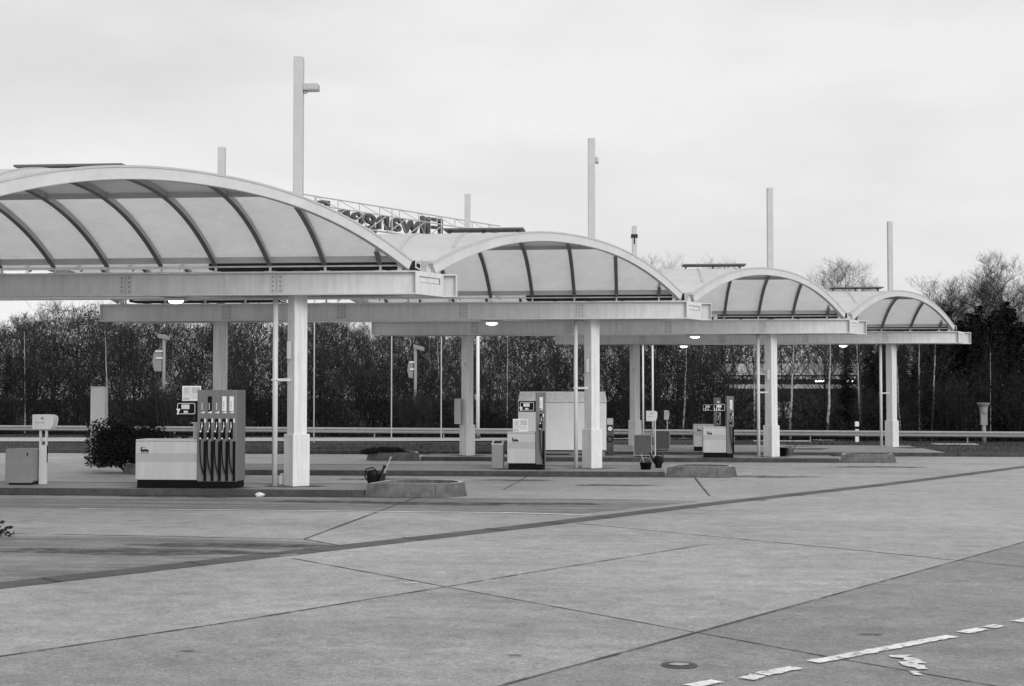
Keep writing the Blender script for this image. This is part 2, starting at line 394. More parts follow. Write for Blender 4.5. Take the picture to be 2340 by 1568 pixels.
    for a,b in ((RX(k)-1.95,RX(k)+2.75),(RX(k)-S-2.75,RX(k)-S+1.95)):
        mb=MB()
        mb.box(a,b,Yb+.12,Yb+.14,2.765,2.93); mb.box(a,b,Yb+.82,Yb+.84,2.765,2.93); mb.box(a,b,Yb+.141,Yb+.819,2.765,2.78)
        gt=L(mb).build('gutter','gutter_dark',r)  # tray coloured near black, standing in for its unlit underside
        mb=MB(); mb.box(b+.002,b+.02,Yb+.12,Yb+.84,2.90,2.945); mb.box(b+.002,b+.02,Yb+.12,Yb+.15,2.80,2.90); mb.box(b+.002,b+.02,Yb+.81,Yb+.84,2.80,2.90); mb.box(b+.002,b+.02,Yb+.12,Yb+.84,2.765,2.80); mb.box(a,b,Yb+.115,Yb+.145,2.931,2.945); L(mb).build('gutter_rim','steel_white',gt)
    return r
for k in range(1,5): vault(k)
# ------------------------------------------------------------------ ceiling lamps under the twin beams
def lamp(px,row,label):
    Y=RY(row); p=at(px,700,Y)
    r=empty('canopy_lamp',(p.x,Y,HB),label,'ceiling lamp','lit lamps hung under the canopy beams')
    m=MB(); m.box(-.21,.21,-.16,.16,-.075,-.012,(.0,.0)); m.box(-.03,.03,-.03,.03,-.012,.0); m.box(-.35,.35,-.3,.3,0.0,.02); m.build('housing','steel_white',r,bevel=.01)
    m=MB(); n=20
    rings=[(.17,.13,-.077),(.165,.125,-.10),(.12,.09,-.125),(.05,.04,-.138)]
    v=[];f=[]
    for a,b,z in rings: v+=[(a*math.cos(2*math.pi*q/n),b*math.sin(2*math.pi*q/n),z) for q in range(n)]
    for i in range(3):
        for q in range(n): f.append((i*n+q,(i+1)*n+q,(i+1)*n+(q+1)%n,i*n+(q+1)%n))
    f.append(tuple(range(3*n,4*n))[::-1]); m.add(v,f); m.build('lens','lens_lit',r,smooth=True)
lamp(402,1,'lit lamp under the nearest beam, left of the front column')
lamp(1124,2,'lit lamp under the second beam, left of the pump 9 column')
lamp(1588,3,'lit lamp under the third beam, above pump 11')
lamp(1562,4,'lit lamp under the rearmost beam, beside the dark banner')
lamp(1926,4,'lit lamp under the rearmost beam, left of its right column')
# ------------------------------------------------------------------ ground, roads, islands
def grid(name,m,x0,x1,y0,y1,nx,ny,fz,kind='structure'):
    mb=MB()
    for j in range(ny+1):
        y=y0+(y1-y0)*j/ny
        for i in range(nx+1):
            x=x0+(x1-x0)*i/nx; mb.v.append((x,y,fz(x,y)))
    for j in range(ny):
        for i in range(nx):
            a=j*(nx+1)+i; mb.f.append((a,a+1,a+nx+2,a+nx+1))
    o=mb.build(name,m,smooth=True); o['kind']=kind; return o
ys=[-60,0,29,39,50,56,66,200,900]
def base_z(x,y): return gz(min(y,200))-.35-(max(0,y-200)*.002)
mb=MB()
for j,y in enumerate(ys):
    for x in (-900,900): mb.v.append((x,y,base_z(x,y)))
for j in range(len(ys)-1): mb.f.append((2*j,2*j+1,2*j+3,2*j+2))
tag(mb.build('ground','grass'),kind='structure')
mb=MB(); yy=[-60,0,29,39,50,56.05]
for y in yy:
    for x in (-120,120): mb.v.append((x,y,gz(y)))
for j in range(len(yy)-1): mb.f.append((2*j,2*j+1,2*j+3,2*j+2))
tag(mb.build('forecourt','apron'),kind='structure')
random.seed(3)
grid('verge','grass',-140,140,56.22,200,140,90,lambda x,y: vz(x,y)+(random.uniform(-.025,.025) if y>58.5 else 0))
# verge kerb and paved strip on it
def kerb_run(x0,x1,yf,ztop,zroad,parent=None,name='kerb',seg=1.0,w=.15):
    mb=MB(); x=x0
    while x<x1-.01:
        e=min(x1,x+seg); mb.box(x+.006,e-.006,yf,yf+w,zroad-.1,ztop); x=e
    mb.box(x0,x1,yf+.012,yf+w-.01,zroad-.1,ztop-.008)
    return mb.build(name,'kerb_stone',parent,bevel=.012)
ko=kerb_run(-70,70,56.05,-2.42,-2.565); ko['kind']='structure'
mb=MB(); a=atz(1385,1029,-2.42).x; b=atz(2125,1028,-2.42).x
mb.box(a,b,56.21,63.4,-2.6,-2.414); o=mb.build('paved_strip','island_concrete'); o['kind']='structure'
# pale concrete path across the verge
def poly_sheet(name,m,pts,dz,zf,kind='structure',parent=None):
    mb=MB(); mb.v=[(x,y,zf(x,y)+dz) for x,y in pts]; mb.f=[tuple(range(len(pts)))]
    o=mb.build(name,m,parent); 
    if kind: o['kind']=kind
    return o
def onv(px,py):
    r=ray(px,py); lo,hi=56,190
    for _ in range(50):
        q=(lo+hi)/2; p=r*(q/r[1])
        if p.z>vz(p.x,q): lo=q
        else: hi=q
    return r*(lo/r[1])
mb=MB(); tops=[(-40,1002,1011),(250,1002,1011),(600,1002,1010.6),(900,1002,1010.4),(1100,1002.4,1009.6),(1240,1002.6,1007.6),(1320,1002.8,1006),(1500,1002.4,1004.6),(1660,1002.2,1003.8),(1790,999.8,1001)]
for px,pa,pb in tops:
    for py in (pa,pb):
        p=onv(px,py); mb.v.append((p.x,p.y,p.z+.05))
for j in range(len(tops)-1): mb.f.append((2*j+1,2*j+3,2*j+2,2*j))
tag(mb.build('path','path_concrete'),kind='structure')
# drain covers in the grass at right
for (xa_,xb_,py,lab) in ((1722,1845,1009,'long pale slab edge in the grass left of the last column'),(1857,1960,1006.5,'long pale slab edge in the grass touching the last column'),(2132,2222,1016.5,'pale slab lying in the dark grass right of the last column')):
    p=onv(xa_,py); q=onv(xb_,py)
    mb=MB(); mb.box(p.x,q.x,p.y-.35,p.y+.5,p.z-.04,p.z+.05); o=mb.build('drain_slab','path_concrete',bevel=.015); tag(o,lab,'drain slab','pale slabs in the verge')
# planter shape
def planter(px,yf,ztop,zroad,label,mirror=False,soil_low=.10,h=.29,w=2.12):
    x0=px
    P=[(0,0),(1.55,0),(1.92,.16),(2.12,.55),(2.10,1.0),(1.85,1.4),(1.35,1.62),(.55,1.6),(.22,1.2)]
    P=[(a*w/2.12,b) for a,b in P]
    if mirror: P=[(w-a,b) for a,b in P][::-1]
    r=empty('planter',(x0,yf,zroad),label,'planter','concrete planters at the ends of the pump islands')
    H=(ztop-zroad)+.145
    n=len(P); cx=sum(p[0] for p in P)/n; cy=sum(p[1] for p in P)/n
    def ins(d): return [(cx+(a-cx)*(1-d/math.hypot(a-cx,b-cy)),cy+(b-cy)*(1-d/math.hypot(a-cx,b-cy))) for a,b in P]
    rings=[(ins(0),-.05),(ins(.07),H-.02),(ins(.09),H),(ins(.19),H),(ins(.21),H-.16)]
    mb=MB()
    for pts,z in rings: mb.v+=[(a,b,z) for a,b in pts]
    for i in range(len(rings)-1):
        for q in range(n): mb.f.append((i*n+q,i*n+(q+1)%n,(i+1)*n+(q+1)%n,(i+1)*n+q))
    mb.build('planter_wall','concrete_old',r)
    rm=MB(); a_,b_=ins(.085),ins(.20); rm.v=[(a,b,H+.004) for a,b in a_]+[(a,b,H+.004) for a,b in b_]; rm.f=[(i,(i+1)%n,n+(i+1)%n,n+i) for i in range(n)]; rm.build('rim','rim_concrete',r)  # top light put into the colour: rim paler, wall darker against frontal sun
    for q in (1,3,5,7):
        sj=MB()
        a,b=P[q]; t=ins(.07)[q]; u0=Vector((a-cx,b-cy)).normalized()
        sj.tube([(a+u0.x*.004,b+u0.y*.004,-.02),(t[0]+u0.x*.004,t[1]+u0.y*.004,H-.02)],.012,6)
        sj.build('seam','rib_edge',r)
    so=MB(); pts=ins(.2); so.v=[(a,b,H-soil_low) for a,b in pts]; so.f=[tuple(range(n))]; so.build('soil','soil',r)
    return r,(x0+cx,yf+cy,zroad+H)
YF={1:29.0,2:39.0,3:50.15}
def island(k,xl_,xr_,w):
    T=TOP[k]; zr=gz(YF[k])
    mb=MB(); mb.box(xl_,xr_,YF[k]+.15,YF[k]+w-.15,zr-.2,T-.003); o=mb.build('pavement','island_concrete'); o['kind']='structure'
    kerb_run(xl_,xr_,YF[k],T,zr,o); kerb_run(xl_,xr_,YF[k]+w-.15,T,zr-.05,o)
xpR={1:atz(862,1110,TOP[1]).x,2:atz(1515,1068,TOP[2]).x,3:atz(1893,1040,TOP[3]).x}
xpL={2:atz(400,1078,TOP[2]).x,3:atz(948,1048,TOP[3]).x}
island(1,-26,xpR[1],2.2); island(2,xpL[2],xpR[2],3.4); island(3,xpL[3],xpR[3],2.6)
pl1,_=planter(xpR[1]+.0,YF[1]-.02,TOP[1],gz(29),'large round-ended concrete planter with bare soil, nearest of them',w=2.14)
pl2,_=planter(xpR[2],YF[2]-.02,TOP[2],gz(39),'concrete planter with a pale flat fill at the right end of the pump 9 island',w=2.06,soil_low=.03)
pl3,_=planter(xpR[3],YF[3]-.02,TOP[3],gz(50),'low mossy concrete planter at the right end of the pump 11 island',w=2.1)
pl4,c4=planter(xpL[3]-2.12,YF[3]-.02,TOP[3],gz(50),'concrete planter overgrown with trailing plants, left end of the pump 11 island',mirror=True,w=2.12)
pl5,c5=planter(xpL[2]-2.12,YF[2]-.02,TOP[2],gz(39),'dark concrete planter holding the large shrub behind pump 7',mirror=True,w=2.12)
pl0,c0=planter(-11.35,18.3,-1.93,gz(18.5),'concrete planter with a shrub at the far left edge of the forecourt',w=2.1)
# gutter channel, joints, markings on the apron (each a thin sheet a few mm up)
def strip_line(name,m,pts,wid,dz,parent=None,kind='structure',sub=14,jit=0.0):
    G=[]
    for (a,b) in zip(pts,pts[1:]):
        for q in range(sub):
            t=q/sub; G.append(Vector((a[0]+(b[0]-a[0])*t,a[1]+(b[1]-a[1])*t)))
    G.append(Vector(pts[-1][:2])); mb=MB()
    for i,p in enumerate(G):
        d=(G[min(i+1,len(G)-1)]-G[max(i-1,0)]).normalized(); n=Vector((-d.y,d.x)); w=wid/2*(1+random.uniform(-jit,jit))
        for s in (1,-1):
            q=p+n*(w*s); mb.v.append((q.x,q.y,gz(q.y)+dz))
    for i in range(len(G)-1): mb.f.append((2*i,2*i+1,2*i+3,2*i+2))
    o=mb.build(name,m,parent)
    if kind: o['kind']=kind
    return o
def G2(*pp): return [tuple(atg(x,y).xy) for x,y in pp]
chan=G2((-60,1345.5),(0,1339),(1170,1207),(1670,1146.5),(2000,1110),(2340,1067),(2420,1057))
ch=strip_line('drain_channel','channel',chan,.47,.004)
# seams across the channel
A=Vector(chan[1]); B=Vector(chan[-2]); dd=(B-A).normalized(); Ln=(B-A).length; mbs=MB(); t=.6
nn=Vector((-dd.y,dd.x))
while t<Ln:
    p=A+dd*t; d2=(nn+dd*.25).normalized()
    for q in (0,):
        a=p-d2*.235; b=p+d2*.235; w=dd*.04
        vv=[a-w,a+w,b+w,b-w]; mbs=MB(); mbs.add([(v.x,v.y,gz(v.y)+.008) for v in vv],[(0,1,2,3)]); mbs.build('seam','joint',ch)
    t+=random.choice((1.6,2.0,2.0,3.1))
strip_line('expansion_joint','joint_soft',G2((-60,1217.5),(695,1232.6),(785,1249)),.05,.004,jit=.5)
strip_line('expansion_joint','joint_soft',G2((695,1232.6),(950,1138)),.05,.006,jit=.5)
strip_line('expansion_joint','joint_soft',G2((670,1276.6),(1020,1341.6),(1170,1369),(1592.6,1446.5)),.024,.004,jit=.5)
strip_line('expansion_joint','joint_soft',G2((1592.6,1446.5),(1930,1509),(2290,1572)),.018,.006,jit=.5)
strip_line('expansion_joint','joint_soft',G2((-40,1507),(100,1486.5),(500,1426.6),(1020,1341.6)),.032,.006,jit=.5)
strip_line('expansion_joint','joint_soft',G2((1020,1341.6),(1170,1316),(1620,1244)),.022,.006,jit=.6)
strip_line('expansion_joint','joint_soft',G2((1100,1582),(1170,1561.5),(1592.6,1446.5),(2185,1283),(2345,1238)),.024,.008,jit=.4)
strip_line('expansion_joint','joint_soft',G2((1320,1196.5),(1970,1259),(2345,1297)),.03,.004,jit=.5)
strip_line('expansion_joint','joint_soft',G2((1588,1092),(1605,1114),(1622,1134)),.05,.004,jit=.5)
strip_line('expansion_joint','joint_soft',G2((1150,1120),(1230,1073)),.04,.004,jit=.5)
# darker worn lane before the first island, and the thin pale line edging it
ln=[atg(x,y) for x,y in ((-300,1139),(400,1140),(1100,1138.5),(1430,1141.5),(1600,1146),(1330,1174),(1170,1170),(600,1165),(-300,1158))]
mb=MB(); mb.v=[(p.x,p.y,p.z+.003) for p in ln]; mb.f=[tuple(range(len(ln)))]
tag(mb.build('lane','lane'),kind='structure')
def slab(m_,*pts):
    q=[atg(x,y) for x,y in pts]; mb=MB(); mb.v=[(p.x,p.y,p.z+.0015) for p in q]; mb.f=[tuple(range(len(q)))]; tag(mb.build('slab',m_),kind='structure')
slab('slab_dark',(900,1637),(1170,1561.5),(1592.6,1446.5),(2185,1283),(2345,1238),(2700,1140),(2700,1700),(1600,1900))
slab('slab_mid',(-40,1507),(100,1486.5),(500,1426.6),(1020,1341.6),(1170,1369),(1592.6,1446.5),(1170,1561.5),(900,1637),(300,1800),(-500,1800))
rs=random.Random(21)
def stain_shade_patch(cx,cy,z,a,b):
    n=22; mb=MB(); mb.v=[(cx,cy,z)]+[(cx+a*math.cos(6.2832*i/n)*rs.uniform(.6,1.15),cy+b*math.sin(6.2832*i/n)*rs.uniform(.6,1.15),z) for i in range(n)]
    mb.f=[(0,1+i,1+(i+1)%n) for i in range(n)]; tag(mb.build('oil_stain_and_shade','dirt_and_shade'),kind='structure')  # one sheet for oil stains on the lanes and painted contact shade
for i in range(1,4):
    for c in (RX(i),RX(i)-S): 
        if c>-25: stain_shade_patch(c,RY(i),TOP[i]+.003,.75,.6)  # contact shade around the column feet, painted as dark patches
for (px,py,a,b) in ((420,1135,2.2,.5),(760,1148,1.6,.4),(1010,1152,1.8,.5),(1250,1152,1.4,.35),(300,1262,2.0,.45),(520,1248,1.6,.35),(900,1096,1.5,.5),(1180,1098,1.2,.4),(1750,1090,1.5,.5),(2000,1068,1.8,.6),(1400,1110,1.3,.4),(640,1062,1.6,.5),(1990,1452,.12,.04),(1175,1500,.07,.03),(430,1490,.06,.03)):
    p=atg(px,py); stain_shade_patch(p.x,p.y,p.z+.0105,a,b)
stain_shade_patch(at(450,1100,29.3).x-.1,29.45,TOP[1]+.0035,1.5,.42); stain_shade_patch(at(1200,1065,39.9).x+.1,40.1,TOP[2]+.0035,1.0,.5); stain_shade_patch(at(1640,1040,50.5).x,50.7,TOP[3]+.0035,.9,.45)  # contact shade around the pump bases, painted as dark patches
pp=[atg(x,y) for x,y in ((-300,1213),(695,1236),(770,1249),(560,1270),(-300,1375))]
mb=MB(); mb.v=[(p.x,p.y,p.z+.002) for p in pp]; mb.f=[tuple(range(len(pp)))]; tag(mb.build('lane','lane'),kind='structure')
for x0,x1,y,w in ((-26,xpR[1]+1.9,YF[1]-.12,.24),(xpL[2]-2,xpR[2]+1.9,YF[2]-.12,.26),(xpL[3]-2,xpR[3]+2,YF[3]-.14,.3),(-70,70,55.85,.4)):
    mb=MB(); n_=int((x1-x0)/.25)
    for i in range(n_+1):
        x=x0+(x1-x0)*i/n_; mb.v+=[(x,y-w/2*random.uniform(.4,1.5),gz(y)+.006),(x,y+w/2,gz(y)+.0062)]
    mb.f=[(2*i,2*i+2,2*i+3,2*i+1) for i in range(n_)]; tag(mb.build('dirt_strip','dirt_and_shade'),kind='structure')
strip_line('painted_line','white_line',G2((180,1163.2),(700,1168),(1170,1173),(1350,1178)),.13,.009,jit=.3)
# dashed worn paint at lower right
def paint(name,px0,py0,px1,py1,w,label=None,rag=.3):
    a=atg(px0,py0); b=atg(px1,py1); d=(b-a).xy; L_=d.length; d.normalize(); n=Vector((-d.y,d.x)); k=max(5,int(L_/.06)); top=[];bot=[]
    rnd=random.Random(int(px0*7+py0))
    for i in range(k+1):
        p=a.xy+d*(L_*i/k)+n*rnd.uniform(-.008,.008); e=1
        top.append(p+n*(w/2*e*(1-rnd.random()*rag))); bot.append(p-n*(w/2*e*(1-rnd.random()*rag)))
    mb=MB(); mb.v=[(q.x,q.y,gz(q.y)+.011) for pr in zip(top,bot) for q in pr]; mb.f=[(2*i,2*i+1,2*i+3,2*i+2) for i in range(k)]
    o=mb.build(name,'worn_paint'); o['kind']='structure'; return o
for s in ((1578,1571,1638,1559),(1705,1555,1735,1546),(1738,1544,1822,1528),(1856,1515.5,1920,1505),(1918,1504.5,2175,1456),(2200,1448.5,2246,1439),(2258,1436.5,2286,1431.5),(2322,1423,2360,1416)):
    paint('painted_line',*s,.13,rag=.25)
paint('painted_patch',2056,1500,2098,1519,.20,rag=.9); paint('painted_patch',2066,1515,2115,1532,.16,rag=.9); paint('painted_patch',2085,1537,2102,1546,.08,rag=.7)
paint('painted_patch',925,1335,955,1333.5,.06,rag=.5); paint('painted_patch',640,1272,680,1268,.04,rag=.6)
# manhole cover
p=atg(1552,1522); mb=MB(); n=28
mb.v=[(.125*math.cos(2*math.pi*q/n),.125*math.sin(2*math.pi*q/n),.006) for q in range(n)]; mb.f=[tuple(range(n))]
r=empty('manhole_cover',(p.x,p.y,p.z+.002),'small round manhole cover with a pale centre, lower right by the dashed line','manhole cover')
mb.build('cover_rim','joint_soft',r); mb=MB(); mb.v=[(.065*math.cos(2*math.pi*q/n)+.01*math.sin(7*q),.05*math.sin(2*math.pi*q/n),.012) for q in range(n)]; mb.f=[tuple(range(n))]; mb.build('cover_plate','path_concrete',r)
# ------------------------------------------------------------------ fuel pumps
DOG=[(0,.50),(.05,.62),(.02,.78),(.10,.92),(.24,.98),(.30,.86),(.20,.84),(.14,.76),(.20,.64),(.34,.60),(.62,.66),(.84,.62),(.93,.48),(1.0,.22),(.90,.36),(.86,.10),(.78,.10),(.80,.36),(.70,.38),(.66,.12),(.58,.12),(.60,.38),(.46,.38),(.44,.10),(.36,.10),(.36,.38),(.24,.36),(.18,.08),(.10,.08),(.14,.36)]
def emblem(parent,x,z,w,h,y):
    mb=MB(); mb.yprism([(x+a*w,z+b*h) for a,b in DOG][::-1],y-.004,y-.001)
    o=mb.build('emblem','black_paint',parent)
    mb=MB(); mb.yprism([(x+.28*w,z+.80*h),(x+.42*w,z+.92*h),(x+.60*w,z+.84*h),(x+.56*w,z+.80*h),(x+.42*w,z+.85*h)][::-1],y-.004,y-.001); mb.build('flame','black_paint',o)
def rrect(x0,x1,z0,z1,r,n=4):
    P=[]
    for cx,cz,a in ((x1-r,z0+r,-90),(x1-r,z1-r,0),(x0+r,z1-r,90),(x0+r,z0+r,180)):
        for q in range(n+1):
            t=R(a+90*q/n); P.append((cx+r*math.cos(t),cz+r*math.sin(t)))
    return P
def pump(loc,label,cw,tw,depth,nh,number,H=2.16,CH=1.07,poster=None,rz=0):
    r=empty('fuel_pump',loc,label,'fuel pump','numbered fuel pumps on the islands')
    m=MB(); m.box(.03,cw+.02,.03,depth-.03,0,.18); m.prism([(cw+.02,-.01),(cw+tw-.1,-.01),(cw+tw-.02,.05),(cw+tw-.02,depth-.03),(cw+.02,depth-.03)],0,.178); m.build('plinth','black_paint',r,bevel=.01)
    m=MB(); m.box(0,cw-.008,0,depth,.181,CH-.045); m.box(.0,cw-.008,0,depth,CH-.037,CH); cb=m.build('cabinet','pump_light',r,bevel=.012)
    m=MB(); m.box(.01,cw-.018,.008,depth-.01,CH-.045,CH-.037); m.build('lid_seam','pump_grey',cb)
    m=MB(); m.box(.004,cw-.012,-.003,.004,CH-.49,CH-.30); m.build('stripe','pump_stripe',cb)
    emblem(cb,.11 if cw>1 else .14,CH-.32,.2,.16,-.003)
    m=MB(); m.box(cw,cw+tw,-.03,depth-.02,.15,H); tw_=m.build('tower','pump_grey',r,bevel=.014)
    yf=-.031
    pitch=.163; x0=cw+.115 if nh>1 else cw+tw*.62
    for i in range(nh):
        x=x0+i*pitch
        # grade label
        if nh>1: kind=['text','black','text','white','white'][i]
        else: kind='white'
        zt0,zt1=H-.46,H-.14
        if kind!='text':
            m=MB(); m.box(x-.044,x+.05,yf-.003,yf,zt0,zt1); gl=m.build('grade_label','black_paint' if kind=='black' else 'white_paint',tw_)
        m=MB(); q=0
        for q in range(6):
            w=.018 if q%2 else .026
            z=zt0+.03+q*.026 if kind!='white' else zt0+.05+q*.03
            m.box(x-.008-w/2,x-.008+w/2,yf-.006,yf-.0032,z,z+.016)
        m.build('grade_lettering','white_paint' if kind!='white' else 'pump_grey',tw_)
        m=MB(); m.yprism([(x-.055,zt0-.045),(x+.05,zt0-.05),(x+.05,zt0-.005)],yf-.004,yf-.001); m.build('arrow_mark','white_paint',tw_)
        # holster
        m=MB(); m.box(x-.040,x+.036,yf-.012,yf-.001,H-1.07,H-.63); m.build('holster','black_paint',tw_,bevel=.004)
        m=MB(); m.box(x+.046,x+.078,yf-.008,yf-.001,H-.72,H-.63); m.build('price_tag','white_paint',tw_)
        # nozzle
        nz=MB(); nz.tube([(x-.005,yf-.02,H-.70),(x+.004,yf-.035,H-.80),(x-.012,yf-.05,H-.90)],.013,8); nz.tube([(x-.012,yf-.05,H-.90),(x-.035,yf-.055,H-.925)],.024,10)
        no=nz.build('nozzle','chrome',r,smooth=True)
        nz=MB(); nz.tube([(x-.030,yf-.055,H-.93),(x-.03,yf-.05,H-1.04)],.020,8); nz.tube([(x-.03,yf-.055,H-1.0),(x+.02,yf-.055,H-.98),(x+.02,yf-.05,H-.88)],.008,6); nz.build('grip','black_plastic',no,smooth=True)
        nz=MB(); nz.tube([(x-.03,yf-.05,H-1.045),(x-.03,yf-.05,H-1.09)],.022,8); nz.build('swivel','chrome',no,smooth=True)
        # hose: hangs from the nozzle, loops near the plinth and climbs beside the tower front
        hx=x+.075; top=(x-.03,yf-.05,H-1.09)
        pts=[top]
        for q in range(1,13):
            t=q/12; pts.append((x-.03+.105*t**2.6,yf-.05-.01*math.sin(t*3),H-1.09-(H-1.09-.30)*(1-(1-t)**1.25)))
        nz=MB(); nz.tube(pts,.0145,8); nz.build('hose','rubber',r,smooth=True)
        nz=MB(); nz.box(hx-.028,hx+.028,yf-.045,yf-.001,.17,H-1.12); nz.build('hose_guide','rubber',tw_,bevel=.01)
    # display panel on the left side of the tower
    m=MB(); m.yprism(rrect(cw-.50,cw-.005,H-.57,H-.255,.012),-.02,.10); dp=m.build('display','black_plastic',r)
    o=.045; m=MB(); P=rrect(cw-.50+o,cw-.03-o/2,H-.57+.04,H-.255-.035,.03); Q=rrect(cw-.50+o+.011,cw-.03-o/2-.011,H-.57+.051,H-.255-.046,.022)
    n=len(P); m.v=[(a,-.023,b) for a,b in P]+[(a,-.023,b) for a,b in Q]; m.f=[(i,(i+1)%n,n+(i+1)%n,n+i) for i in range(n)]; m.build('display_border','white_paint',dp)
    m=MB(); m.box(cw-.36,cw-.18,-.026,-.021,H-.42,H-.32); m.build('screen','screen',dp)
    m=MB(); m.box(cw-.30,cw-.225,-.026,-.021,H-.50,H-.465); m.box(cw-.31,cw-.215,-.0245,-.021,H-.508,H-.457); m.build('price_window','screen',dp)
    text_part(str(number),.17 if len(str(number))<2 else .15,.002,'white_paint',dp,(cw-.475,-.026,H-.535),name='number',bold=.006)
    if poster:
        px_,pz,pw,phh=poster
        po=empty('poster',(0,0,0)) if False else None
        m=MB(); m.box(px_,px_+pw,-.01,.01,pz,pz+phh); pf=m.build('poster_frame','white_paint',r)
        rnd=random.Random(number)
        m=MB(); m.box(px_+.025,px_+pw*.45,-.014,-.0105,pz+.10,pz+phh-.03); m.box(px_+pw*.45,px_+pw-.02,-.0142,-.0106,pz+.05,pz+phh*.45); m.build('poster_picture','poster_paper',pf)
        m=MB(); m.box(px_+pw*.5,px_+pw-.02,-.016,-.0145,pz+phh*.5,pz+phh-.03); m.box(px_+.02,px_+pw*.4,-.016,-.0145,pz+.02,pz+.08)
        for q in range(4): m.box(px_+.05,px_+.05+pw*.22,-.016,-.0145,pz+phh*.5+q*.035,pz+phh*.5+q*.035+.018)
        m.build('poster_print','rib_paint',pf)
    return r
p=at(309,1100,29.3); P7=(p.x,29.3,TOP[1])
p7=pump(P7,'wide fuel pump numbered 7 with five hoses and a long pale cabinet',1.40,.88,.70,5,7,poster=(1.05,1.92,.42,.33))
m=MB(); m.box(1.20,1.43,.3,.55,1.071,1.42); sb=m.build('card_terminal','pump_light',p7,bevel=.01)
m=MB(); m.box(1.16,1.45,.28,.57,1.42,1.44); m.box(1.33,1.45,.296,.299,1.36,1.375); m.build('terminal_cap','white_paint',sb)
p=at(1159,1065,39.9); pump((p.x,39.9,TOP[2]),'single-hose fuel pump numbered 9 with a framed poster on its cabinet, before the pale container',.84,.26,.6,1,9,H=2.26,CH=1.10,poster=(.17,1.11,.44,.37))
p=at(1607,1040,50.5); pump((p.x,50.5,TOP[3]),'single-hose fuel pump numbered 11 behind the middle planter',.85,.27,.6,1,11,H=2.25,CH=1.13)
p=at(1585,1027,56.7); pump((p.x,56.7,TOP[4]+.006),'fuel pump numbered 13 half hidden behind pump 11',.85,.27,.6,1,13,H=2.2,CH=1.1)
# ------------------------------------------------------------------ container (raised, chamfered lid, skid frame)
pa=at(1184,1000,51.2); pb=at(1385,1000,51.2); w=pb.x-pa.x; zt=pa.z*0+(895-900)/3112*51.2*1.0
mat('container_paint',.85,.45,.04,3,streak=.06)
r=empty('storage_container',(pa.x,51.2,TOP[3]),'large pale steel container with a chamfered lid on a skid, behind pump 9','container')
m=MB(); m.box(0,w,0,1.1,.22,2.0); m.build('container_body','container_paint',r,bevel=.02)
m=MB(); m.box(-.02,w+.02,-.02,1.12,2.012,2.42,(.07,.3)); m.build('lid','column_paint',r,bevel=.015)
m=MB(); m.box(.01,w-.01,.01,1.09,2.0,2.012); m.build('lid_seam','rib_edge',r)
m=MB(); m.box(.04,w-.04,.05,.12,.0,.17); m.box(.04,w-.04,.95,1.02,.0,.17); m.box(0.1,.3,.05,1.02,.16,.219); m.box(w-.3,w-.1,.05,1.02,.16,.219); m.build('skid','bin_grey',r)
m=MB(); m.box(.25,w-1.35,.035,.049,.04,.09); m.box(w-1.1,w-.3,.035,.049,.04,.09); m.build('fork_slot','gutter_dark',r)
# ------------------------------------------------------------------ air hose post
p=at(1384,1028,50.9); r=empty('air_pump_post',(p.x,52.0,TOP[3]),'slim grey air pump post with a round gauge, right of the pale container','air pump')
m=MB(); m.box(.02,.28,0,.25,0,1.12); m.box(.03,.27,.01,.24,1.12,1.42); m.build('post','bin_dark',r,bevel=.02)
m=MB(); m.disc(.15,-.001,1.02,.12,20,.02); g=m.build('gauge_housing','black_plastic',r); m=MB(); m.disc(.15,-.022,1.01,.085,20,.004); m.build('dial','white_paint',g); m=MB(); m.box(.146,.154,-.03,-.0265,1.01,1.07); m.build('needle','black_paint',g)
m=MB(); m.box(.035,.265,-.006,-.001,1.16,1.40); m.build('instruction_plate','mast_paint',r)
m=MB(); m.tube([(.15+.11*math.cos(t),-.03,.62+.11*math.sin(t)) for t in [q*math.pi/10 for q in range(21)]],.018,8); m.build('hose_coil','rubber',r,smooth=True)
# ------------------------------------------------------------------ waste bins, towel stands
def bin_cab(loc,label,m_):
    r=empty('waste_bin',loc,label,'waste bin','square waste bins on the islands')
    m=MB(); m.yprism(rrect(0,.64,.06,.82,.06),0,.55); m.build('bin_body',m_,r,bevel=.008)
    P=rrect(-.012,.652,.05,.832,.065); Q=rrect(.004,.636,.066,.816,.055); n=len(P)
    m=MB(); m.v=[(a,-.004,b) for a,b in P]+[(a,-.004,b) for a,b in Q]+[(a,.02,b) for a,b in P]
    m.f=[(i,(i+1)%n,n+(i+1)%n,n+i) for i in range(n)]+[(i,2*n+i,2*n+(i+1)%n,(i+1)%n) for i in range(n)]
    m.build('rim','mast_paint' if m_=='bin_dark' else 'bin_grey',r)
    m=MB(); m.box(.05,.59,.05,.5,0,.058); m.build('foot','gutter_dark',r)
    m=MB(); m.box(.49,.515,-.012,-.0,.66,.74); m.build('latch','gutter_dark',r)
    return r
p=at(13,1098,30.0); bin_cab((p.x,30.0,TOP[1]),'mid grey square waste bin at the left edge of the nearest island','bin_grey')
p=at(1449,1042,50.6); bin_cab((p.x,50.6,TOP[3]),'dark square waste bin with pale rim on the pump 11 island','bin_dark')
p=at(1495,1028,56.9); bin_cab((p.x,56.9,TOP[4]+.006),'dark square waste bin with pale rim on the verge behind the other','bin_dark')
